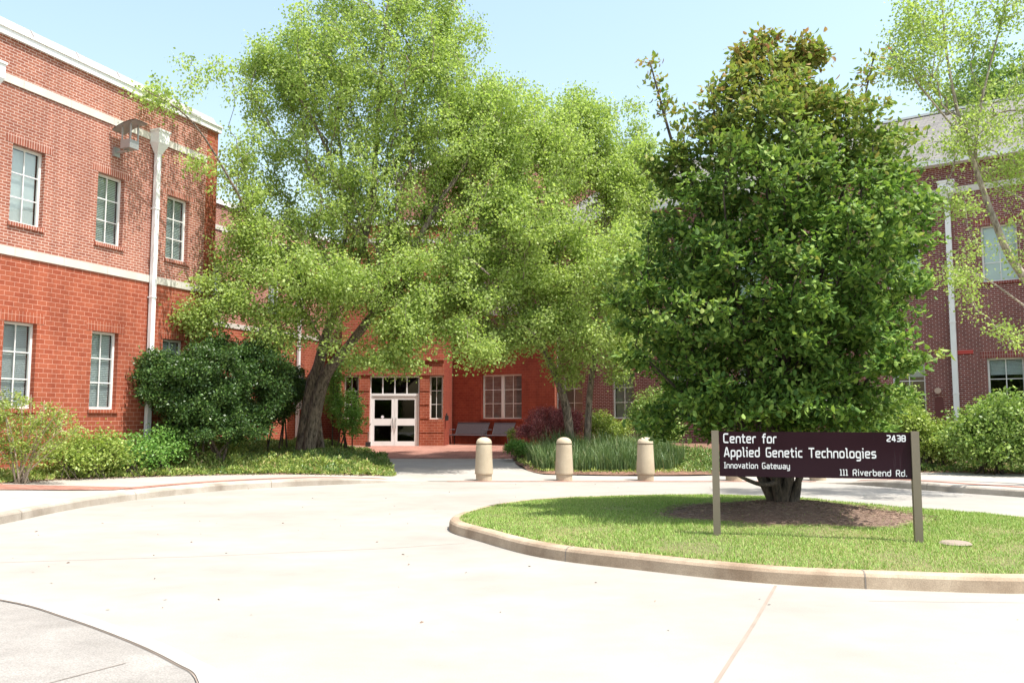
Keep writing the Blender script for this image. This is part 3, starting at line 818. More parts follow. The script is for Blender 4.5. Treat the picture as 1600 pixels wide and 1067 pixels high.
downspout(BW, 3.75 - .3, 8.6, bc, 8.86, hw=.55); downspout(BW, W_u(BW, 463), 8.6, bc, 8.86, hw=.55)
for o in ops:
    window(BW, o, bc, blind='shade'); lintel(BW, o[0], o[1], o[3], o[3] + .22, M['soldier_lo'], bc)
window(EW, e_ops[0], bc, dark=True, blind=None); window(EW, e_ops[2], bc, dark=True, blind=None)
b = MB()
EW.box(b, .12, 4.16, .5, .502, -2.6, -2.5)
b.face([EW(-.1, .0, -2.8), EW(4.2, .0, -2.8), EW(4.2, 4., -2.8), EW(-.1, 4., -2.8)])
b.face([EW(-.1, 3.9, -.2), EW(4.2, 3.9, -.2), EW(4.2, 3.9, -2.8), EW(-.1, 3.9, -2.8)])
b.face([BW(.02, .2, -2.5), BW(BU - .02, .2, -2.5), BW(BU - .02, 9.4, -2.5), BW(.02, 9.4, -2.5)])
b.face([BW(.02, 9.5, -.05), BW(BU, 9.5, -.05), BW(BU, 9.5, -9), BW(.02, 9.5, -9)])
b.build('interior', M['inner'], bc)
# piers: projecting brick courses
b = MB()
for (u0, u1) in ((.74, 1.16), (3.22, 3.61)):
    for z in (.40, .94, 1.5, 2.06, 2.62): EW.box(b, u0, u1, z, z + .50, -.05, .045)
EW.box(b, 3.615, 4.20, .40, .90, -.05, .045); EW.box(b, 3.615, 4.20, .94, 1.38, -.05, .045)
EW.box(b, .02, .735, .40, .90, -.05, .045); EW.box(b, .02, .735, .94, 1.38, -.05, .045)
EW.box(b, .0, 4.21, 3.86, 4.02, -.05, .09)
b.build('pier', M['brick_lo'], bc)
b = MB(); EW.box(b, -.0, 4.215, 3.27, 3.62, -.05, .05); b.build('lintel', M['soldier_lo'], bc)
# transom and double doors
u0, u1 = 1.18, 3.20; zf = .36
b = MB()
EW.box(b, u0, u1, 3.17, 3.24, -.15, -.05); EW.box(b, u0, u1, 2.42, 2.52, -.15, -.045)
for k in range(5):
    x = u0 + (u1 - u0 - .045) * k / 4; EW.box(b, x, x + .045, 2.52, 3.17, -.15, -.06)
tr = b.build('transom', M['door_white'], bc)
b = MB(); b.face([EW(u0 + .04, 2.5, -.11), EW(u1 - .04, 2.5, -.11), EW(u1 - .04, 3.2, -.11), EW(u0 + .04, 3.2, -.11)]); b.build('pane', M['glass_dark'], tr)
for e_ in (u0, u1 - .06): b = MB(); EW.box(b, e_, e_ + .06, zf, 2.42, -.15, -.04); b.build('door_jamb', M['door_white'], bc)
for s in (0, 1):
    a = u0 + .065 + s * (u1 - u0 - .13) / 2; c = a + (u1 - u0 - .13) / 2 - .008
    b = MB()
    EW.box(b, a, a + .12, zf, 2.41, -.13, -.07); EW.box(b, c - .12, c, zf, 2.41, -.13, -.07)
    for z0, z1 in ((zf, zf + .22), (1.22, 1.50), (2.27, 2.41)): EW.box(b, a + .12, c - .12, z0, z1, -.129, -.071)
    d = b.build('door', M['door_white'], bc)
    b = MB(); b.face([EW(a + .1, zf + .1, -.1), EW(c - .1, zf + .1, -.1), EW(c - .1, 2.35, -.1), EW(a + .1, 2.35, -.1)]); b.build('pane', M['glass_dark'], d)
    hx = c - .06 if s == 0 else a + .06
    b = MB(); b.tube([EW(hx, 1.12, -.07), EW(hx, 1.12, -.02), EW(hx, 1.52, -.02), EW(hx, 1.52, -.07)], .014, 6); b.build('handle', M['handle'], d)
    if s == 0:
        b = MB(); q = [EW(a + .45 + .06 * math.cos(t), 1.57 + .06 * math.sin(t), -.096) for t in np.linspace(0, 2*math.pi, 17)[:-1]]; b.face(q); b.build('round_sticker', M['vinyl'], d)
window(RW0, r_ops[0], bc, double=True, blind='slats', bmat=M['dim_blind'], sill=M['brick_lo2']); window(RW0, r_ops[1], bc, double=True, blind='slats', sill=M['brick_lo2'])
b = MB(); ES.box(b, .25, .45, 1.42, 1.62, .003, .12); b.box((0, 0, 0), (.05, .05, .1), 0, lambda x, y, z: ES(.32 + x, 1.62 + z, .03 + y)); b.build('door_opener_box', M['dark'], bc)

# ---- right wing with shingle roof
br_ = empty('brick_building')
tag(br_, 'dark brick building at right with a grey shingle roof above a white eave', 'building')
GW = Wall((1.9, 35.8), (1.9 + 13.4 * 1.55, 35.8 - 9.8 * 1.55)); GU = GW.len
cs = (.82, 3.24, 5.9, 8.6, 11.25, 13.93, 16.72, 19.4)
g_lo = [(c - .5, c + .5, 1.50, 3.42) for c in cs]; g_up = [(c - .5, c + .5, 5.84, 7.65) for c in cs]
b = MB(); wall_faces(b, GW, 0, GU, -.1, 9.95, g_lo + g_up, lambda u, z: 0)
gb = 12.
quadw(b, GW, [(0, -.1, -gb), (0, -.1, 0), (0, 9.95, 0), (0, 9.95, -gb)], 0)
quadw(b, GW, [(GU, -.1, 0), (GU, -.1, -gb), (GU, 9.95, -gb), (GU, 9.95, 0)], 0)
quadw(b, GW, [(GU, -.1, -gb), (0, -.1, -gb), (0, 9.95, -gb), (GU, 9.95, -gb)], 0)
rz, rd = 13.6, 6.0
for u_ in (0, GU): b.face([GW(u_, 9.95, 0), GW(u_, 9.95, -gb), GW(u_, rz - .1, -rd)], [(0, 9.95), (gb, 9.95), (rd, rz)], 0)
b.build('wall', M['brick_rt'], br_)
b = MB(); b.face([GW(.02, .2, -2.5), GW(GU - .02, .2, -2.5), GW(GU - .02, 9.4, -2.5), GW(.02, 9.4, -2.5)]); b.build('interior', M['inner'], br_)
b = MB(); sl_ = math.hypot(rz - 9.98, rd + .3)
b.face([GW(-.0, 9.98, .3), GW(GU + .3, 9.98, .3), GW(GU + .3, rz, -rd), GW(-.0, rz, -rd)], [(0, 0), (GU, 0), (GU, sl_), (0, sl_)])
b.face([GW(GU + .3, 9.98, -gb - .3), GW(-.0, 9.98, -gb - .3), GW(-.0, rz, -rd), GW(GU + .3, rz, -rd)], [(0, 0), (GU, 0), (GU, sl_), (0, sl_)])
b.build('roof', M['shingle'], br_)
b = MB(); GW.box(b, 0, GU + .3, 9.80, 9.97, .003, .33); GW.box(b, 0, GU + .3, rz - .02, rz + .07, -rd - .12, -rd + .12); b.build('eave', M['white_metal'], br_)
band(GW, 0, GU, 8.84, 9.04, br_)
for i, (l, u) in enumerate(zip(g_lo, g_up)):
    window(GW, l, br_, blind=('slats' if i != 1 else 'shade'), bmat=(M['shade_pink'] if i < 2 else None), drop=(1. if i < 5 else .3), sill=M['soldier_rt']); lintel(GW, l[0], l[1], l[3], l[3] + .22, M['soldier_rt'], br_)
    window(GW, u, br_, blind='shade', sill=M['soldier_rt']); lintel(GW, u[0], u[1], u[3], u[3] + .22, M['soldier_rt'], br_)
downspout(GW, 15.33, 8.8, br_, 9.05, w_=.16, hw=.46); downspout(GW, .05, 8.8, br_, 9.05, w_=.16, hw=.46)
vu = W_u(GW, 1466)
b = MB(); b.tube([GW(vu, 2.42, 0), GW(vu, 2.42, .16)], .075, 10); b.tube([GW(vu, 2.42, .16), GW(vu, 2.42, .2)], .1, 10)
b.build('hose_valve', M['brass'], br_)
b = MB(); vp = [(vu - .12, 2.2), (vu + .12, 2.2), (vu + .2, .5), (vu - .2, .5)]
b.face([GW(x, z, .004) for x, z in vp][::-1]); b.build('water_stain', M['stain'], br_)
v0, v1 = W_u(GW, 1498), W_u(GW, 1523)
b = MB(); GW.box(b, v0, v1, 3.58, 3.70, .002, .02); b.build('wall_plate', M['red_sign'], br_)

# ------------------------------------------------------------------ sign
GLY = {
 'C': (5, [[(4.6,6.5),(.5,6.5),(.5,.5),(4.6,.5)]]), 'e': (4.5, [[(.5,2.6),(4,2.6),(4,4.5),(.5,4.5),(.5,.5),(4,.5)]]),
 'n': (4.5, [[(.5,0),(.5,4.5),(4,4.5),(4,0)]]), 't': (3.3, [[(1.3,6.4),(1.3,.5),(3.2,.5)], [(0,4.5),(3.2,4.5)]]),
 'r': (3.3, [[(.5,0),(.5,4.5),(3.2,4.5)]]), 'f': (3.3, [[(1.3,0),(1.3,6.5),(3.3,6.5)], [(0,4.5),(3.1,4.5)]]),
 'o': (4.5, [[(2,.5),(4,.5),(4,4.5),(.5,4.5),(.5,.5),(2,.5)]]), 'A': (5.4, [[(.5,0),(2.4,6.5),(3.0,6.5),(4.9,0)], [(1.4,1.9),(4,1.9)]]),
 'p': (4.5, [[(.5,-2),(.5,4.5),(4,4.5),(4,.5),(.9,.5)]]), 'l': (2.4, [[(0,6.6),(1.1,6.6),(1.1,.5),(2.3,.5)]]),
 'i': (1.8, [[(1,0),(1,4.55),(0,4.55)], [(.45,6.5),(1.55,6.5)]]), 'd': (4.5, [[(4,7),(4,.5),(.5,.5),(.5,4.5),(3.6,4.5)]]),
 'G': (5, [[(4.6,6.5),(.5,6.5),(.5,.5),(4.5,.5),(4.5,3.3),(2.5,3.3)]]), 'c': (3.9, [[(3.7,4.5),(.5,4.5),(.5,.5),(3.7,.5)]]),
 'T': (5, [[(0,6.5),(5,6.5)], [(2.5,6.2),(2.5,0)]]), 'h': (4.5, [[(.5,0),(.5,7)], [(.8,4.5),(4,4.5),(4,0)]]),
 'g': (4.5, [[(4,.5),(.5,.5),(.5,4.5),(4,4.5),(4,-1.5),(.7,-1.5)]]), 's': (4.1, [[(3.8,4.5),(.5,4.5),(.5,2.5),(3.7,2.5),(3.7,.5),(.3,.5)]]),
 'I': (2.4, [[(1.2,.8),(1.2,6.2)], [(0,6.5),(2.4,6.5)], [(0,.5),(2.4,.5)]]), 'v': (4.2, [[(.4,5),(2.1,.5),(3.8,5)]]),
 'a': (4.5, [[(.7,4.5),(4,4.5),(4,0)], [(3.7,2.6),(.5,2.6),(.5,.5),(3.7,.5)]]), 'w': (6, [[(.5,5),(.5,.5),(5.5,.5),(5.5,5)], [(3,.8),(3,4.6)]]),
 'y': (4.5, [[(.5,5),(.5,.5),(3.7,.5)], [(4,5),(4,-1.5),(.7,-1.5)]]), 'R': (4.8, [[(.5,0),(.5,6.5),(4.2,6.5),(4.2,3.1),(.9,3.1)], [(2.7,2.9),(4.4,0)]]),
 'b': (4.5, [[(.5,7),(.5,.5),(4,.5),(4,4.5),(.9,4.5)]]), '.': (1.4, [[(.1,.5),(1.2,.5)]]),
 '1': (2.5, [[(0,6.2),(1.2,6.5),(1.2,.8)], [(0,.5),(2.4,.5)]]), '2': (4.6, [[(.4,6.5),(4.1,6.5),(4.1,3.9),(.6,1.9),(.6,.5),(4.4,.5)]]),
 '4': (4.6, [[(3.2,0),(3.2,6.4),(2.6,6.4),(.4,1.9),(2.8,1.9)], [(3.5,1.9),(4.6,1.9)]]), '3': (4.5, [[(.4,6.5),(4,6.5),(4,.5),(.4,.5)], [(1.2,3.5),(3.6,3.5)]]),
 '8': (4.5, [[(2,.5),(4,.5),(4,6.5),(.5,6.5),(.5,.5),(2,.5)], [(.8,3.5),(3.7,3.5)]]),
}
def chamfer(P, c=1.05):
    out = [P[0]]
    for a, p, q in zip(P, P[1:], P[2:]):
        va, vq = Vector((a[0]-p[0], a[1]-p[1])), Vector((q[0]-p[0], q[1]-p[1]))
        k = min(c, va.length * .45, vq.length * .45); va.normalize(); vq.normalize()
        for s in (0, .5, 1):
            e0 = Vector(p) + va * k; e1 = Vector(p) + vq * k; pp = Vector(p)
            out.append(tuple(e0 * (1-s)**2 + pp * 2*s*(1-s) + e1 * s**2))
    out.append(P[-1]); return out
def text_width(t, sp, ws): return sum((ws if ch == ' ' else GLY[ch][0] + sp) for ch in t) - sp
def text(name, t, *a, **k):
    for wd_ in range(len(t.split())): text_word(name, t, wd_, *a, **k)
def text_word(name, t, wi, ux, uz, cap, width, f, par, weight=1.0, right=False, sp=.85, ws=4.6):
    """f(u, z, o) maps panel coordinates; letters are strokes of constant weight"""
    s = cap / 7.; w0 = text_width(t, sp, ws); sx = width / w0; x = 0; b = MB(); nq = 0; word = 0
    if right: ux = ux - width
    for ch in t:
        if ch == ' ': x += ws; word += 1; continue
        gw, strokes = GLY[ch]
        for P in (strokes if word == wi else ()):
            P = [Vector((*p, 0)) for p in chamfer(P)]
            A = []; B_ = []
            for i in range(len(P)):
                d0 = (P[i] - P[i-1]).normalized() if i else None; d1 = (P[i+1] - P[i]).normalized() if i < len(P)-1 else None
                d0 = d0 or d1; d1 = d1 or d0; t_ = (d0 + d1).normalized(); nn = Vector((-t_.y, t_.x, 0))
                k = weight / 2 / max(.5, nn.dot(Vector((-d1.y, d1.x, 0)))); A.append(P[i] + nn * k); B_.append(P[i] - nn * k)
            o_ = .0025 + .0004 * (nq % 4); nq += 1
            for i in range(len(P) - 1):
                q = [A[i], B_[i], B_[i+1], A[i+1]]
                b.face([f(ux + (x + p.x) * sx, uz + p.y * s, o_) for p in q])
        x += gw + sp
    return b.build(name, M['vinyl'], par)
SL, SR = Vector((2.44, 10.06)), Vector((4.58, 9.52)); SW = Wall(SL, SR)
gz = float(isl_z(np.float64(3.5), np.float64(9.8)))
sign = empty('sign')
tag(sign, 'dark plum sign board on two taupe posts standing on the island lawn', 'sign')
ZB, ZT = .885, 1.415
b = MB(); SW.box(b, .045, SW.len - .045, ZB, ZT, -.05, -.012); b.build('panel', M['panel'], sign)
for u in (0, SW.len):
    b = MB(); SW.box(b, u - .042, u + .042, gz - .1, ZT + .012, -.07, .02); b.build('post', M['post'], sign)
f = lambda u, z, o: SW(u, z, -.012 + o)
pw = SW.len - .09; PX = lambda x: .045 + (x - 112) / 1360 * pw + .0    # from the measured layout
sc_ = (ZT - ZB) / 305.; PZ = lambda y: ZT - (y - 75) * sc_
text('lettering', 'Center for', PX(144), PZ(153), 67 * sc_, PX(537) - PX(144), f, sign, 1.06)
text('lettering', 'Applied Genetic Technologies', PX(146), PZ(247), 67 * sc_, PX(1235) - PX(146), f, sign, 1.06)
text('lettering', 'Innovation Gateway', PX(146), PZ(325), 42 * sc_, PX(627) - PX(146), f, sign, 1.02)
text('lettering', '2438', PX(1440), PZ(136), 43 * sc_, PX(1440) - PX(1310), f, sign, 1.3, right=True)
text('lettering', '111 Riverbend Rd.', PX(1440), PZ(362), 43 * sc_, PX(1440) - PX(980), f, sign, 1.02, right=True)

# ------------------------------------------------------------------ bollards
b0 = empty('bollard')
b = MB(); b.lathe([(.20, -.05), (.20, .155), (.205, .16)], 32); b.build('base', M['bollard'], b0, smooth=False)
b = MB(); b.lathe([(.10, .158), (.215, .158), (.226, .168), (.227, .20), (.212, .5), (.197, .86), (.194, .885)], 36); b.build('shaft', M['bollard'], b0, smooth=False)
b = MB(); b.lathe([(.194, .885), (.180, .888), (.180, .905), (.194, .908)], 36); b.build('groove', M['bollard_groove'], b0)
b = MB(); b.lathe([(.194, .908), (.197, .915), (.194, .945), (.180, .985), (.150, 1.025), (.10, 1.053), (.05, 1.066), (0, 1.07)], 36); b.build('cap', M['bollard'], b0, smooth=True)
bx = [-.70, 1.30, 3.33, 5.53, 7.62]
bl_lab = ['concrete bollard with a domed top in front of the benches, nearest the entrance path',
          'concrete bollard with a domed top in front of the left end of the tall grass',
          'concrete bollard with a domed top in front of the right end of the tall grass',
          'concrete bollard behind the sign board, left of the ironwood trunk, only its foot showing',
          'concrete bollard behind the sign board, right of the ironwood trunk, only its foot showing']
for i, x in enumerate(bx):
    o = b0 if i == 0 else copy_tree(b0)
    o.location = (x, 20.95, .006); o.rotation_euler = (0, 0, i * 1.3)
    tag(o, bl_lab[i], 'bollard', 'concrete bollards along the plaza edge')

# ------------------------------------------------------------------ benches under the entrance window
def bench(u0, u1, z):
    r = empty('bench')
    b = MB(); RW0.box(b, u0, u1, z + .42, z + .45, .30, .80); b.build('seat', M['bench_mesh'], r)
    b = MB()
    P = lambda u, zz, o: RW0(u, zz, o)
    for o0 in (0, .02):
        q = [P(u0 + .1, z + .47, .32 - o0), P(u1 - .1, z + .47, .32 - o0), P(u1 + .0, z + .93, .16 - o0), P(u0 + .0 + .12, z + .93, .16 - o0)]
        b.face(q if not o0 else q[::-1])
    b.build('backrest', M['bench_mesh'], r)
    b = MB(); b.tube([P(u0 + .1, z + .45, .32), P(u0 + .12, z + .94, .15), P(u1, z + .94, .15), P(u1 - .1, z + .45, .32)], .02, 6)
    b.tube([P(u0, z + .43, .80), P(u1, z + .43, .80)], .022, 6); b.build('frame', M['bench'], r)
    for u in (u0 + .05, u1 - .05):
        b = MB(); b.tube([P(u, z, .72), P(u, z + .43, .76)], .022, 6); b.build('leg', M['bench'], r)
        b = MB(); b.tube([P(u, z, .34), P(u, z + .43, .34)], .022, 6); b.build('leg', M['bench'], r)
        b = MB(); b.tube([P(u, z + .45, .74), P(u, z + .66, .72), P(u, z + .66, .30)], .018, 6); b.build('armrest', M['bench'], r)
    return r
ba = bench(ru(714) + .05, ru(768), .37); tag(ba, 'dark metal mesh bench under the double window, nearer the doors', 'bench', 'benches under the window')
bb = bench(ru(772), ru(808), .37); tag(bb, 'dark metal mesh bench half hidden by the red maple', 'bench', 'benches under the window')

# small ground light beside the door
gl = empty('ground_light', (-5.72, 33.3, .36)); tag(gl, 'small dark path light on a thin pole beside the left door jamb', 'path light')
b = MB(); b.tube([(0, 0, 0), (0, 0, .62)], .02, 8); b.build('pole', M['handle'], gl)
b = MB(); b.box((-.09, -.09, .0), (.09, .09, .22)); b.build('lamp_box', M['dark'], gl)
# drain cover lying in the lawn
b = MB(); b.lathe([(0, .012), (.14, .010), (.17, -.01)], 20); o = b.build('valve_cover', M['joint']); o.location = (4.95, 9.45, float(isl_z(np.float64(4.95), np.float64(9.45))) + .02)
tag(o, 'small flat concrete cover lying in the lawn right of the sign', 'cover')

# ------------------------------------------------------------------ plants
def mst(roots, pts, bf=.35):
    """grow from root points to every attractor; returns node positions and parent index"""
    nodes = [np.array(r) for r in roots]; n = len(pts); pts = np.asarray(pts)
    return nodes, n

def grow(stems, pts, bf=.4, seed=0):
    """stems: list of (points, r0, r1) polylines. returns nodes, parents, stem radius (or 0)"""
    P = []; par = []; plen = []; fix = []
    for S, r0, r1 in stems:
        Q = catmull(S, 4) if len(S) > 2 else [Vector(p) for p in S]
        base = len(P)
        for i, q in enumerate(Q):
            P.append(np.array(q)); par.append(-1 if i == 0 else len(P) - 2)
            plen.append(0. if i == 0 else plen[-1] + np.linalg.norm(P[-1] - P[-2]))
            fix.append(r0 + (r1 - r0) * i / (len(Q) - 1))
    ns = len(P); pts = np.asarray(pts); n = len(pts)
    SP_ = np.array(P); pl = np.array(plen)
    attach = np.array([i for i in range(ns) if fix[i] <= 1e9])
    # stems only take branches above a quarter of their length
    zmin = np.array([pl[i] for i in range(ns)])
    D = np.linalg.norm(pts[:, None] - SP_[None], axis=2) + bf * pl[None] + np.where(zmin < .25 * pl.max(), 1.5, 0)[None]
    best = D.argmin(1); cost = D.min(1); done = np.zeros(n, bool)
    for _ in range(n):
        i = int(np.argmin(np.where(done, 1e9, cost))); done[i] = True
        j = int(best[i]); P.append(pts[i]); par.append(j); L = plen[j] + np.linalg.norm(pts[i] - P[j]); plen.append(L); fix.append(0.)
        d = np.linalg.norm(pts - pts[i], axis=1) + bf * L
        m = (d < cost) & ~done; cost[m] = d[m]; best[m] = len(P) - 1
    return np.array(P), np.array(par), np.array(fix), ns

def sample_lobes(lobes, n, rg, keep=None, hollow=2.4):
    out = []
    wts = np.array([l[6] if len(l) > 6 else (l[3] * l[4] * l[5]) ** .75 for l in lobes], float); wts /= wts.sum()
    while len(out) < n:
        l = lobes[rg.choice(len(lobes), p=wts)]
        d = unit(rg.normal(size=3)); r = rg.random() ** (1 / hollow)
        p = np.array(l[:3]) + d * r * np.array(l[3:6])
        if keep is None or keep(p): out.append(p)
    return np.array(out)

def lobe_px(px, py, Y, rx, rz, ry, wt=None):
    c = at(px, py, Y); s = Y / F
    return (c.x, c.y, c.z, rx * s, ry, rz * s) + ((wt,) if wt else ())

def plant(name, label, cat, base, stems, lobes, npts, nleaf, size, lmat, bmat, seed, group=None, asp=.6, sig=.16, droop=.3,
          gap=None, six=False, tip=.004, bf=.4, rmax=.05, tintf=None, part=('trunk', 'crown'), pw=.45, axis=None, fold=.25, hollow=2.4, sides=(8, 4), extra=None, jig=.12, along=1., flat=0., offz=.75, points=None):
    rg = np.random.default_rng(seed)
    keep = None
    if gap: keep = lambda p: noise.noise(Vector(p * gap[0]) + Vector((seed, 0, 0))) > gap[1]
    pts = sample_lobes(lobes, npts, rg, keep, hollow) if points is None else np.asarray(points)
    if extra is not None: pts = np.concatenate([pts, np.asarray(extra)])
    P, par, fix, ns = grow(stems, pts, bf, seed)
    n = len(P); cnt = np.ones(n)
    for i in range(n - 1, -1, -1):
        if par[i] >= 0: cnt[par[i]] += cnt[i]
    rad = np.minimum(tip * cnt ** pw, rmax); rad[:ns] = np.maximum(fix[:ns], rad[:ns] * .6)
    root = empty(name, base); tag(root, label, cat, group); b3 = np.array(base)
    mb = MB(); i0 = 0
    for S, r0, r1 in stems:
        m = len(catmull(S, 4)) if len(S) > 2 else len(S)
        idx = range(i0, i0 + m); i0 += m
        rr = [rad[i] * (1 + .10 * noise.noise(Vector(P[i] * 2.3))) for i in idx]
        mb.tube([P[i] - b3 for i in idx], rr, sides[0])
    for i in range(ns, n):
        j = par[i]; a, c = P[j], P[i]; L = np.linalg.norm(c - a)
        r1 = rad[i]; r0 = min(max(rad[i] * 1.25, tip), rad[j]) if rad[j] > 0 else r1
        k = 3 if L > .5 else 2
        mid = [a + (c - a) * t + (rg.normal(0, jig * L * .5, 3) + np.array([0, 0, .10 * L])) * math.sin(math.pi * t) for t in np.linspace(0, 1, k + 1)]
        mb.tube([q - b3 for q in mid], np.linspace(r0, r1, k + 1), 6 if r0 > .02 else sides[1], cap=False)
    mb.build(part[0], bmat, root, smooth=True)
    # leaves
    wt = np.ones(n - ns); ch = rg.choice(n - ns, nleaf) + ns
    t = rg.random(nleaf) ** .6 * along + (1 - along) * .9
    a, c = P[par[ch]], P[ch]; seglen = np.linalg.norm(c - a, axis=1)
    tt = 1 - (1 - t) * np.minimum(1, .55 / np.maximum(seglen, .01))
    off = rg.normal(size=(nleaf, 3)) * sig * np.array([1, 1, offz])
    LP = a + (c - a) * tt[:, None] + off; LP[:, 2] -= np.abs(rg.normal(0, droop * sig, nleaf)) 
    A = unit(rg.normal(size=(nleaf, 3))) + unit(off) * .5
    A[:, 2] -= droop
    if axis is not None: A = A + np.array(axis)
    S = size * rg.uniform(.65, 1.25, nleaf)
    V, Fc, k = leaf_arrays(LP - b3, A, S, rg, asp, fold, six, flat)
    attr = np.repeat(tintf(LP, rg, ch), k) if tintf else None
    arr_mesh(part[1], V, Fc, 4, lmat, root, attr)
    return root

def V3(p): return tuple(p)
# --- big river birch, left
bb_ = at(470, 706, 26.0); gz_ = zl(bb_.x, bb_.y); base = (bb_.x, bb_.y, gz_ - .05)
def A_(px, py, Y): return tuple(at(px, py, Y))
st = [([base, A_(481, 640, 26.0), A_(488, 600, 25.95), A_(498, 570, 25.9), A_(508, 530, 25.7), A_(528, 470, 25.4), A_(565, 390, 25.1), A_(582, 300, 25.0), A_(590, 190, 25.0), A_(600, 60, 25.2), A_(615, -70, 25.5)], .235, .025),
      ([(base[0] + .2, base[1] - .1, base[2]), A_(493, 640, 25.8), A_(503, 603, 25.7), A_(516, 575, 25.5), A_(545, 540, 25.1), A_(590, 480, 24.4), A_(640, 400, 24.2), A_(690, 310, 24.2), A_(745, 230, 24.2), A_(770, 140, 24.4)], .235, .025),
      ([(base[0] + .45, base[1] + .9, base[2]), A_(494, 640, 26.9), A_(497, 595, 26.8), A_(512, 520, 26.2), A_(530, 420, 25.4), A_(540, 330, 24.8), A_(500, 210, 24.3), A_(440, 110, 24.0)], .15, .025),
      ([A_(507, 540, 25.5), A_(470, 480, 24.4), A_(420, 400, 23.4), A_(370, 300, 22.2), A_(300, 190, 20.9), A_(225, 140, 19.6)], .065, .012),
      ([A_(528, 474, 25.3), A_(480, 440, 24.2), A_(420, 430, 23.4), A_(345, 470, 22.6)], .06, .014),
      ([A_(600, 470, 24.5), A_(660, 420, 23.8), A_(720, 400, 23.4), A_(765, 430, 23.0)], .12, .02)]
lb = [lobe_px(*q) for q in [
    (560, 110, 25, 165, 150, 3.0), (600, -50, 25.5, 140, 120, 2.6), (470, 120, 24.3, 85, 80, 1.9), (690, 60, 25.5, 70, 95, 2.0), (405, 120, 23.6, 50, 70, 1.2), (325, 110, 21.6, 55, 42, .9, .32), (275, 140, 20.6, 40, 30, .6, .15), (240, 138, 19.9, 30, 22, .4, .08),
    (430, 270, 23.6, 75, 90, 1.8), (560, 290, 25, 150, 120, 2.8), (690, 190, 25, 100, 120, 2.4), (740, 310, 24.6, 90, 120, 2.2),
    (450, 430, 23.2, 115, 75, 1.9), (590, 430, 23.8, 140, 85, 2.2), (720, 440, 23.4, 80, 80, 1.7), (345, 470, 22.4, 50, 45, 1.0), (325, 520, 22.2, 34, 26, .6, .25), (620, 552, 22.9, 75, 24, .8), (545, 545, 23.0, 60, 24, .8), (305, 250, 20.7, 24, 20, .4, .08), (350, 240, 22.4, 30, 60, .7, .25),
    (740, 535, 22.8, 45, 45, .9), (600, 520, 23.2, 80, 40, 1.3), (660, 500, 23.0, 60, 50, 1.2), (430, 510, 23.0, 60, 45, 1.2), (385, 370, 22.8, 55, 60, 1.0), (375, 440, 22.6, 50, 60, 1.0), (420, 350, 23.4, 60, 60, 1.2), (765, 190, 25, 70, 90, 1.8), (790, 290, 24.6, 60, 90, 1.6), (320, 430, 22.0, 30, 22, .5, .12), (285, 490, 21.8, 30, 22, .5, .10)]]
plant('birch_tree', 'large leaning multi-stemmed birch with pale green foliage in front of the entrance wing', 'tree', base, st, lb, 2700, 230000, .086,
      M['leaf_birch'], M['bark_birch'], 11, sig=.165, droop=.7, gap=(.85, -.22), tip=.0036, bf=.35, rmax=.08, asp=.72, flat=.7)

# --- second birch, centre
c2 = at(893, 690, 27.2); z2 = zr(c2.x, c2.y); base = (c2.x, c2.y, z2 - .05)
d2 = at(917, 690, 27.2)
st = [([base, A_(885, 640, 27.0), A_(868, 585, 26.6), A_(850, 545, 26.4), A_(846, 480, 26.3), A_(850, 390, 26.2), A_(855, 290, 26.2), A_(850, 180, 26.2)], .155, .025),
      ([A_(853, 552, 26.4), A_(832, 535, 26.1), A_(806, 522, 25.7), A_(780, 480, 25.4)], .07, .02),
      ([(d2.x, d2.y, base[2]), A_(921, 620, 27.1), A_(930, 545, 27.0), A_(934, 460, 26.9), A_(945, 350, 26.9), A_(950, 240, 27.0)], .125, .02)]
lb = [lobe_px(*q) for q in [
    (840, 230, 25.4, 90, 95, 2.2), (790, 190, 26.4, 60, 90, 1.6), (905, 220, 26.6, 70, 80, 1.7), (900, 185, 27.0, 50, 55, 1.2), (985, 195, 28.0, 38, 42, .8), (945, 260, 27.2, 70, 60, 1.6), (965, 330, 27.2, 60, 90, 1.5),
    (830, 370, 24.6, 100, 100, 2.0), (920, 410, 25.2, 95, 100, 2.0), (830, 490, 25.0, 85, 60, 1.6), (925, 510, 25.2, 75, 60, 1.6), (750, 420, 24.8, 60, 90, 1.5), (770, 530, 24.4, 40, 40, .9), (960, 560, 26.6, 40, 40, .9), (985, 290, 27.4, 45, 75, 1.1), (1000, 400, 27.0, 42, 80, 1.1), (1010, 240, 28.0, 32, 45, .8), (990, 500, 26.8, 40, 60, 1.0), (700, 470, 25.2, 45, 60, 1.0), (880, 575, 25.9, 30, 22, .6)]]
plant('birch_tree', 'birch with two slim stems rising from the tall grass, centre of the plaza', 'tree', base, st, lb, 2000, 160000, .086,
      M['leaf_birch2'], M['bark_birch'], 12, sig=.17, droop=.6, gap=(.9, -.20), tip=.0035, bf=.35, rmax=.07, asp=.72, flat=.7)

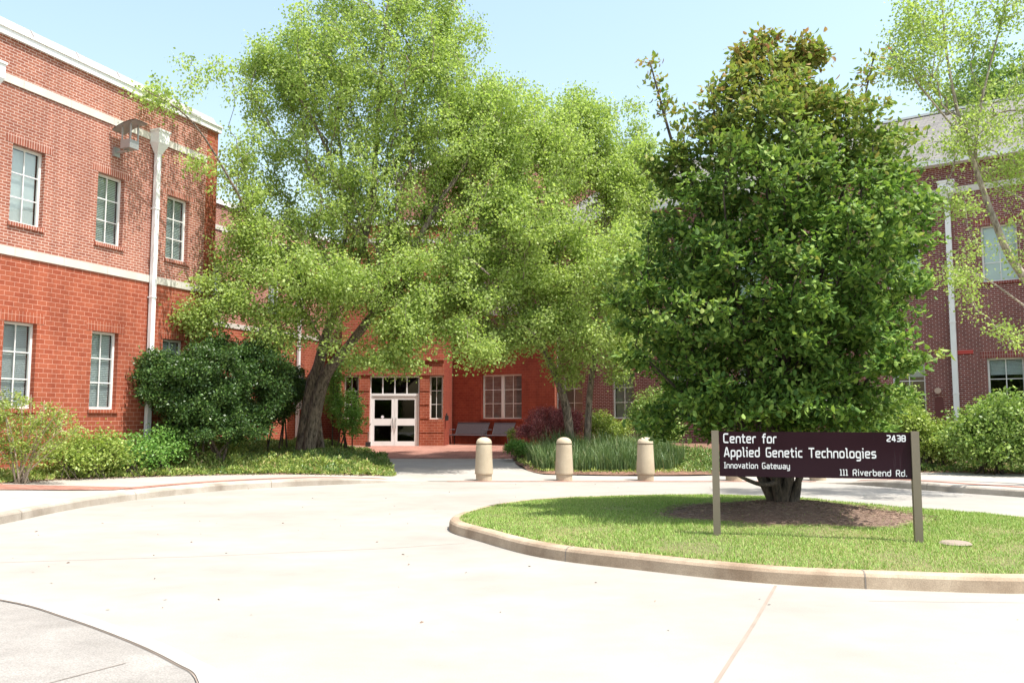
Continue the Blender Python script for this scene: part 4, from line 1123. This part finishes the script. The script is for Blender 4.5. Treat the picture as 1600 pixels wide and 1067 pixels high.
# --- sparse birch at the right edge (trunk just outside the frame)
base = (11.6, 17.3, .2)
st = [([base, (11.5, 17.2, 2.2), A_(1640, 500, 17.0), A_(1604, 440, 16.8), A_(1575, 395, 16.7), A_(1548, 330, 16.6), A_(1525, 265, 16.5), A_(1500, 190, 16.4), A_(1480, 90, 16.3), A_(1470, -20, 16.3)], .12, .014),
      ([A_(1522, 258, 16.5), A_(1530, 180, 16.3), A_(1550, 90, 16.2), A_(1580, -20, 16.2)], .035, .01),
      ([A_(1512, 225, 16.45), A_(1470, 175, 16.2), A_(1425, 120, 16.0), A_(1385, 70, 15.9)], .025, .012),
      ([A_(1640, 510, 17.0), A_(1590, 470, 16.6), A_(1530, 430, 16.3), A_(1480, 420, 16.1)], .025, .012),
      ([(11.55, 17.2, 2.0), (12.3, 17.2, 4.5), (12.6, 17.2, 7.5), (12.7, 17.0, 10)], .14, .03)]
lb = [lobe_px(*q) for q in [
    (1440, 70, 16.0, 65, 70, 1.0), (1395, 90, 15.8, 40, 50, .7), (1500, 110, 16.2, 65, 70, 1.0), (1490, 215, 16.3, 55, 55, .9), (1560, 180, 16.4, 60, 60, 1.0), (1450, 20, 16.1, 60, 45, .9), (1550, 20, 16.2, 70, 60, 1.0),
    (1585, 250, 16.4, 45, 55, .9), (1440, 150, 16.1, 40, 35, .7), (1540, 400, 16.1, 60, 35, .8), (1495, 440, 16.0, 45, 30, .7), (1580, 430, 16.2, 45, 40, .8), (1510, 500, 16.0, 25, 30, .5), (1580, 520, 16.2, 35, 25, .5), (1600, 340, 16.4, 40, 50, .8), (1500, 310, 16.2, 35, 30, .5), (1640, 150, 16.6, 60, 120, 1.2)]]
plant('birch_tree', 'sparse pale birch leaning in from the right edge before the dark brick building', 'tree', base, st, lb, 700, 20000, .062,
      M['leaf_birch2'], M['bark_pale'], 13, sig=.12, droop=.55, gap=(1.1, -.05), tip=.0026, bf=.45, rmax=.025, asp=.7)

# --- ironwood on the island
bz = float(isl_z(np.float64(TREE[0]), np.float64(TREE[1]))) - .04; base = (TREE[0], TREE[1], bz)
tips = [(1015, 95, 12.3), (1110, 130, 12.0), (1190, 60, 12.35), (1235, 90, 12.0), (1300, 150, 12.5), (1365, 90, 12.4), (1415, 190, 12.1), (1065, 200, 12.8), (1455, 330, 12.1), (985, 400, 12.2), (1250, 240, 11.2), (1130, 300, 11.0), (1350, 330, 11.2), (1010, 560, 11.9), (1420, 520, 12.0), (1190, 160, 13.4), (1300, 300, 13.8), (1080, 380, 13.8)]
st = []; rgs = random.Random(8)
for i, (px, py, Y) in enumerate(tips):
    T = Vector(A_(px, py, Y)); a = 2 * math.pi * i / len(tips)
    b0_ = Vector((TREE[0] + .15 * math.cos(a), TREE[1] + .12 * math.sin(a), bz))
    k1 = b0_ + Vector(((T.x - b0_.x) * .10, (T.y - b0_.y) * .10, .45)); m1 = b0_.lerp(T, .35); m1.x = b0_.x + (T.x - b0_.x) * .30; m1.z += .2
    m2 = b0_.lerp(T, .7); m2 += Vector((rgs.uniform(-.12, .12), rgs.uniform(-.12, .12), .1))
    st.append(([tuple(b0_), tuple(k1), tuple(m1), tuple(m2), tuple(T)], .06 if i % 3 else .08, .010))
st.append(([(TREE[0] - .1, TREE[1] - .1, bz + .35), A_(1190, 757, 11.9), A_(1150, 740, 11.6), A_(1120, 715, 11.4)], .04, .015))
lb = [lobe_px(*q) for q in [
    (1215, 190, 12.3, 115, 95, 1.0), (1115, 190, 12.3, 40, 50, .5, .25), (1320, 195, 12.3, 45, 50, .5, .25), (1265, 120, 12.2, 40, 36, .4, .12), (1075, 310, 12.3, 45, 60, .7, .4), (1385, 290, 12.2, 40, 55, .5, .25), (1210, 265, 12.4, 110, 50, .9), (1150, 140, 12.2, 55, 50, .5), (1195, 100, 12.3, 35, 40, .35), (1250, 120, 12.1, 35, 35, .35), (1295, 190, 12.3, 70, 60, .7), (1350, 240, 12.2, 60, 70, .8), (1090, 250, 12.4, 75, 80, .9),
    (1220, 330, 12.2, 170, 120, 1.7), (1110, 400, 12.2, 110, 110, 1.5), (1350, 370, 12.2, 90, 100, 1.3), (1220, 480, 12.1, 215, 120, 2.1), (1090, 530, 12.1, 110, 90, 1.7), (1345, 500, 12.2, 75, 95, 1.5),
    (1210, 610, 12.1, 205, 75, 1.9), (1090, 620, 12.0, 85, 65, 1.3), (1315, 605, 12.2, 62, 66, 1.2), (1010, 470, 12.1, 45, 80, .8), (1025, 590, 12.1, 50, 70, .8), (1430, 350, 12.1, 35, 40, .4), (1400, 430, 12.1, 40, 60, .8), (985, 500, 12.1, 32, 75, .6), (1090, 660, 12.0, 65, 26, .9, 2.2), (1200, 664, 12.2, 110, 24, 1.2, 3.5), (1320, 656, 12.1, 60, 26, 1.0, 2.2)]]
ex = []
for (x0, y0, x1, y1, Y) in ((1012, 95, 1060, 200, 12.3), (1365, 80, 1340, 190, 12.4), (1185, 55, 1190, 120, 12.35), (1418, 195, 1385, 260, 12.1), (1455, 325, 1410, 380, 12.1), (1290, 150, 1290, 210, 12.5), (1240, 85, 1235, 140, 12.)):
    for t in np.linspace(0, 1, 8): ex.append(np.array(A_(x0 + (x1 - x0) * t * 1.6, y0 + (y1 - y0) * t * 1.6, Y)) + np.array([rgs.uniform(-.06, .06), rgs.uniform(-.06, .06), 0]))
for _ in range(26):     # loose shoots standing out of the crown
    l = lb[rgs.randrange(1, len(lb))]; d = Vector((rgs.gauss(0, 1), rgs.gauss(0, 1), rgs.uniform(-.2, 1.3))).normalized()
    for t in np.linspace(.85, 1.0 + rgs.uniform(.12, .38), 6): ex.append(np.array([l[0] + d.x * l[3] * t, l[1] + d.y * l[4] * t, l[2] + d.z * l[5] * t + .1 * t * t]))
prof = [(50, 1178, 1200), (80, 1152, 1238), (110, 1122, 1275), (150, 1085, 1325), (200, 1050, 1385), (270, 1020, 1420), (350, 1004, 1448), (430, 985, 1462), (500, 968, 1436), (570, 985, 1415), (640, 1005, 1390), (690, 1050, 1350)]
rge = np.random.default_rng(77); egg = []
pyv, plv, prv = (np.array([q[i] for q in prof], float) for i in range(3))
while len(egg) < 1650:
    py = rge.uniform(52, 690); x0, x1 = np.interp(py, pyv, plv), np.interp(py, pyv, prv)
    if rge.random() > ((x1 - x0) / 480) ** 1.6 + .03: continue
    a = rge.uniform(0, 2 * math.pi); c_ = at((x0 + x1) / 2, py, 12.3); rx = (x1 - x0) / 2 * 12.3 / F
    bump_ = 1 + .42 * noise.noise(Vector((2.0 * math.cos(a), 2.0 * math.sin(a), c_.z * 1.7))) - .04
    q_ = rge.random() ** (1 / 2.6) * bump_
    if noise.noise(Vector((c_.x + rx * q_ * math.cos(a), rx * q_ * math.sin(a), c_.z)) * 1.6) < -.36: continue
    egg.append((c_.x + rx * q_ * math.cos(a), 12.3 + .92 * rx * q_ * math.sin(a), c_.z))
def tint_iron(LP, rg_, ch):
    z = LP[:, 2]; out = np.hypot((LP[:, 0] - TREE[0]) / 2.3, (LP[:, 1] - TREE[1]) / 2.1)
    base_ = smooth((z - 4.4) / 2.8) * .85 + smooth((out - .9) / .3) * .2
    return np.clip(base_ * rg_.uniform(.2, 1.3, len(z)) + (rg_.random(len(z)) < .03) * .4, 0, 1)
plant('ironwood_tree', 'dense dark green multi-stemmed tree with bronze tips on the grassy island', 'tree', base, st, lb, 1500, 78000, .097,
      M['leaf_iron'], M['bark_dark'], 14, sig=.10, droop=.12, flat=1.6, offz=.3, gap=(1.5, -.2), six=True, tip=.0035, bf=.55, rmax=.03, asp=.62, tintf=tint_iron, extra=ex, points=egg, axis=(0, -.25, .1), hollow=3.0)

# --- far tree behind the shingle roof
base = (27.5, 47, 0)
st = [([base, (27.5, 47, 6), (27.6, 47, 14), (28, 47, 21)], .4, .08), ([(29, 47, 5), (31, 47, 10), (33, 47, 17)], .25, .06), ([(29, 47, 6), (27, 46.5, 11), (25.8, 46, 16)], .22, .05)]
lb = [(28, 47, 19.5, 3.2, 3, 3.6), (26.2, 46.5, 16.5, 2.4, 2, 2.4), (32, 47, 17, 3.5, 3, 4), (28.5, 46.5, 15, 3, 2.5, 3), (35, 47, 14, 3, 3, 4)]
plant('broadleaf_tree', 'tall leafy tree standing behind the grey shingle roof', 'tree', base, st, lb, 620, 52000, .2,
      M['leaf_far'], M['bark_dark'], 15, sig=.32, droop=.3, gap=(.35, -.35), tip=.008, bf=.35, rmax=.16, asp=.7)

# --- shrubs
def shrub(name, label, cat, px, py, Y, lobes, zf, npts, nleaf, size, lmat, seed, bmat=None, nst=5, spread=.35, r0=.035, **kw):
    c = at(px, py, Y); z = zf(c.x, c.y) - .03; base = (c.x, c.y, z); rr = random.Random(seed)
    L = [lobe_px(*q) for q in lobes]; st = []
    for i in range(nst):
        l = L[i % len(L)]; a = 2*math.pi*i/nst
        T = Vector((l[0] + rr.uniform(-.3, .3) * l[3], l[1] + rr.uniform(-.3, .3) * l[4], l[2] + rr.uniform(.0, .5) * l[5]))
        q = Vector((c.x + spread * math.cos(a), c.y + spread * math.sin(a) * .6, z)); m = q.lerp(T, .5) + Vector((0, 0, .15))
        st.append(([tuple(q), tuple(m), tuple(T)], r0 * rr.uniform(.7, 1.1), .008))
    kw.setdefault('sig', .07); kw.setdefault('droop', .15); kw.setdefault('tip', .003); kw.setdefault('rmax', .018)
    return plant(name, label, cat, base, st, L, npts, nleaf, size, lmat, bmat or M['bark_dark'], seed, part=('stems', 'foliage'), **kw)

shrub('holly_shrub', 'large glossy dark green shrub against the left brick building beside the downspout', 'shrub', 335, 700, 21.6,
      [(275, 600, 21.0, 62, 52, .9), (245, 575, 20.8, 32, 32, .55), (335, 585, 21.6, 70, 55, 1.1), (320, 640, 21.3, 60, 28, .9), (310, 668, 21.2, 60, 22, .8), (370, 665, 21.8, 50, 22, .8), (400, 590, 22.6, 60, 55, 1.0), (385, 645, 22.4, 50, 25, .8), (360, 545, 22.2, 40, 25, .7)], zl, 560, 95000, .075, M['leaf_holly'], 21, nst=7, sig=.10, r0=.05, hollow=3.2, asp=.55)
shrub('holly_shrub', 'smaller dark shrub with bare lower stems just left of the leaning birch trunk', 'shrub', 432, 690, 26.3,
      [(435, 620, 26.2, 34, 36, .8), (455, 600, 26.4, 22, 30, .6), (410, 640, 26.0, 28, 20, .6)], zl, 200, 30000, .07, M['leaf_holly'], 22, nst=5, sig=.09, hollow=3.)
shrub('leafy_shrub', 'bright green upright shrub in front of the brick pier left of the doors', 'shrub', 535, 690, 29.0,
      [(540, 640, 29, 28, 40, .7), (520, 610, 29.2, 26, 36, .7), (555, 655, 28.8, 18, 26, .5), (530, 575, 29.2, 24, 26, .6)], zl, 170, 6500, .085, M['leaf_bright'], 23, nst=6, sig=.10)
shrub('maple_shrub', 'mounded dark red lace-leaf maple shrub behind the bollards', 'shrub', 862, 690, 28.0,
      [(860, 662, 27.9, 50, 27, .9), (828, 676, 27.7, 28, 20, .6), (888, 656, 27.9, 28, 22, .7), (865, 646, 28, 32, 14, .6)], zr, 260, 24000, .065, M['leaf_maple'], 24, nst=6, sig=.07, droop=.8, asp=.35, hollow=3.2)
shrub('round_shrub', 'small rounded bright green shrub between the benches and the tall grass', 'shrub', 806, 708, 27.0,
      [(806, 697, 27, 18, 11, .35), (818, 700, 26.8, 13, 8, .3)], zr, 90, 6000, .05, M['leaf_bright'], 25, nst=4, sig=.05, spread=.15, r0=.015, hollow=3.)
shrub('leafy_shrub', 'pale green feathery shrub beside the red maple at the bench end', 'shrub', 800, 690, 29.4,
      [(801, 682, 29.4, 9, 14, .25)], zr, 40, 1500, .05, M['leaf_yellow'], 26, nst=4, sig=.06, spread=.1, r0=.012)
shrub('leafy_shrub', 'yellow-green shrub under the window behind the slim birch stems', 'shrub', 935, 690, 29.0,
      [(935, 660, 29, 26, 22, .7), (950, 672, 28.8, 24, 20, .6), (975, 668, 28.6, 20, 18, .6)], zr, 130, 5500, .07, M['leaf_yellow'], 27, nst=5, sig=.09)
shrub('leafy_shrub', 'olive green bushy shrub under the window left of the ironwood', 'shrub', 1020, 695, 26.5,
      [(1015, 640, 26.5, 34, 38, .9), (1045, 625, 26.2, 34, 34, .8), (1035, 670, 26, 40, 30, .8), (1000, 645, 26.6, 16, 20, .5)], zr, 220, 10000, .07, M['leaf_shrub'], 28, nst=6, sig=.10)
shrub('leafy_shrub', 'tall dense yellow-green shrub below the lower window at the right edge', 'shrub', 1545, 720, 21.0,
      [(1545, 665, 21, 60, 42, 1.0), (1590, 650, 20.6, 45, 48, .9), (1510, 690, 21, 40, 28, .8), (1620, 680, 20.4, 50, 45, .9), (1570, 700, 20.6, 60, 25, .8)], zr, 420, 17000, .095, M['leaf_shrub'], 29, nst=8, sig=.11, hollow=3.)
shrub('leafy_shrub', 'light green shrub in front of the white downspout on the dark brick building', 'shrub', 1455, 715, 22.6,
      [(1455, 680, 22.6, 36, 28, .8), (1425, 665, 22.8, 28, 34, .7), (1480, 690, 22.4, 30, 22, .6)], zr, 200, 8000, .085, M['leaf_yellow'], 30, nst=6, sig=.10)
shrub('leafy_shrub', 'mid green shrub half hidden behind the right side of the ironwood', 'shrub', 1400, 712, 23.5,
      [(1400, 650, 23.4, 36, 42, .9), (1370, 665, 23.4, 36, 36, .8), (1420, 625, 23.4, 22, 24, .6), (1390, 695, 23.2, 40, 18, .6)], zr, 220, 9000, .075, M['leaf_shrub'], 31, nst=6, sig=.10)
# bare twiggy bush, far left
c = at(36, 742, 16.75); zc = zl(c.x, c.y)
st = []; rr = random.Random(4)
for i in range(15):
    tx, ty = rr.uniform(-40, 135), rr.uniform(600, 690); T = Vector(A_(tx, ty, 16.75 + rr.uniform(-.35, .3)))
    q = Vector((c.x + rr.uniform(-.12, .12), c.y + rr.uniform(-.1, .1), zc - .03)); m = q.lerp(T, .5) + Vector((rr.uniform(-.1, .1), 0, .12))
    st.append(([tuple(q), tuple(m), tuple(T)], rr.uniform(.010, .022), .004))
plant('twiggy_bush', 'half bare bush of pale twigs and young leaves below the leftmost ground floor window', 'bush', (c.x, c.y, zc), st,
      [lobe_px(*q) for q in [(35, 665, 16.8, 60, 50, .45), (-5, 650, 16.6, 40, 45, .4), (90, 665, 16.9, 45, 35, .35), (40, 700, 16.7, 55, 30, .4)]], 380, 7000, .05,
      M['leaf_yellow'], M['twig'], 32, sig=.05, droop=.1, tip=.0022, rmax=.012, part=('stems', 'foliage'), bf=.5, jig=.2)
# weeds along the left wall
for i, (px, py, Y, r, h, mm) in enumerate([(205, 700, 19.5, 40, 24, 'leaf_bright'), (255, 690, 20.2, 30, 24, 'leaf_bright'), (150, 698, 18.6, 40, 24, 'leaf_yellow'), (105, 706, 18.0, 36, 22, 'leaf_yellow')]):
    lab = ['leafy green weed clump at the foot of the white downspout', 'bright weed clump under the left edge of the holly', 'feathery weed clump under the second ground floor window', 'pale weed clump right of the twiggy bush'][i]
    shrub('weed_clump', lab, 'weeds', px, py + 22, Y, [(px + r * dx, py + 6 + h * dy, Y + .12 * q, r * .42, h * .5 * (1 + .5 * (q % 2)), .3) for q, (dx, dy) in enumerate(((-.9, .2), (-.35, -.35), (.15, .3), (.6, -.2), (1.1, .25), (.35, -.75)))], zl, 130, 2600, .075, M[mm], 40 + i, nst=7, sig=.15, r0=.01, spread=.25, gap=(2.2, -.1), hollow=1.6, group='weeds along the left wall')

# --- tall grass in front of the slim birch (countless blades)
rg = np.random.default_rng(50)
GP = np.array([(.45, 24.9), (.85, 23.15), (1.5, 22.75), (3.2, 22.5), (4.4, 22.9), (4.9, 23.8), (4.7, 25.4), (4.0, 26.2), (2.4, 26.0), (1.0, 26.0)])
n = 22000; X = rg.uniform(.3, 6, n); Y = rg.uniform(22.4, 26.4, n); k = inside(GP, X, Y); X, Y = X[k], Y[k]
cl = np.array([nz(x, y, 1.6, 7) for x, y in zip(X, Y)]); k = cl > -.42; X, Y, cl = X[k], Y[k], cl[k]
tag(blades('tall_grass', np.stack([X, Y, bedr_z(X, Y) - .02], 1), rg.uniform(.35, .82, len(X)) * (1 + .55 * cl) * (.75 + .25 * smooth((Y - 22.6) / 1.5)), rg.uniform(.006, .012, len(X)), .5, M['blade'], rg), kind='stuff')

# --- ground cover
def cover(name, poly, zf, n, edge, hmax, size, mat, seed, cond=None, asp=.4, box=(-13, 14, -2, 32), tall=0.):
    rg = np.random.default_rng(seed); lo, hi = box[:2], box[2:]
    X = rg.uniform(lo[0], hi[0], n); Y = rg.uniform(lo[1], hi[1], n); k = inside(poly, X, Y)
    if cond is not None: k &= cond(X, Y)
    X, Y = X[k], Y[k]; d = dist_line(edge, X, Y)
    hn = np.array([nz(x, y, 1.1, seed) * .9 + nz(x, y, 3.4, seed) * 1.0 for x, y in zip(X, Y)])
    H = hmax * np.clip(.15 + .85 * smooth(d / 1.6) + .75 * hn + tall * smooth((d - .5) / 1.1), .06, 3.2)
    k = rg.random(len(X)) < np.clip(.25 + 2.5 * d, 0, 1) * np.clip(1.1 + hn, .3, 1); X, Y, H = X[k], Y[k], H[k]
    Z = zf(X, Y) + H * rg.random(len(X)) ** .7
    A = rg.normal(size=(len(X), 3)) * .8; A[:, 2] += .9
    V, Fc, _ = leaf_arrays(np.stack([X, Y, Z - .02], 1), A, size * rg.uniform(.6, 1.4, len(X)), rg, asp, .2)
    return tag(arr_mesh(name, V, Fc, 4, mat), kind='stuff')
front = lambda X, Y: (Y > 14.0) & (Y < 31) & (X > -11.5)
wallside = lambda X, Y: ((X - A0.x) * Ln.x + (Y - A0.y) * Ln.y > .05) | (Y > 23.9)
cover('ground_cover', LPOLY, bedl_z, 280000, LEDGE, .26, .09, M['cover'], 60, lambda X, Y: front(X, Y) & wallside(X, Y) & (Y < 23.5) & ((X < -7.4) | (dist_line(LEDGE, X, Y) < 1.1)), .35, (-11.5, 14, -3, 23.6), 1.35)
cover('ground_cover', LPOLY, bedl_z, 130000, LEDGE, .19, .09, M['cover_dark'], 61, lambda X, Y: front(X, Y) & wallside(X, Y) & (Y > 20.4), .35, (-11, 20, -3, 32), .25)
rfront = lambda X, Y: (X > 4.7) & (Y > 14) & (Y < 26)
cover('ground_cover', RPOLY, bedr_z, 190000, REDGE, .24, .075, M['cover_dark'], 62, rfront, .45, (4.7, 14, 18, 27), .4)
cover('ground_cover', RPOLY, bedr_z, 90000, REDGE, .14, .07, M['cover'], 63, lambda X, Y: (X < 4.9) & (Y < 34), .4, (-1, 22, 8, 34))
# leaf litter on the walk edge
rg = np.random.default_rng(70); e = np.array([(p.x, p.y, p.z) for p in BL]); i = rg.integers(18, len(e) - 3, 1400)
Pq = e[i] + np.stack([rg.normal(0, .16, 1400), rg.normal(-.1, .16, 1400), np.full(1400, .02)], 1)
A = rg.normal(size=(1400, 3)); A[:, 2] *= .1
V, Fc, _ = leaf_arrays(Pq, A, rg.uniform(.02, .06, 1400), rg, .5, .1); tag(arr_mesh('leaf_litter', V, Fc, 4, M['chip']), kind='stuff')
rg = np.random.default_rng(71); n = 150
Pq = np.stack([rg.uniform(-7, 6, n), rg.uniform(4.5, 20, n), np.full(n, .006)], 1); k = ~inside(np.array([(p.x, p.y) for p in ISL]), Pq[:, 0], Pq[:, 1]); Pq = Pq[k]
A = rg.normal(size=(len(Pq), 3)); A[:, 2] *= .08
V, Fc, _ = leaf_arrays(Pq, A, rg.uniform(.015, .05, len(Pq)), rg, .4, .1); tag(arr_mesh('leaf_litter', V, Fc, 4, M['chip']), kind='stuff')
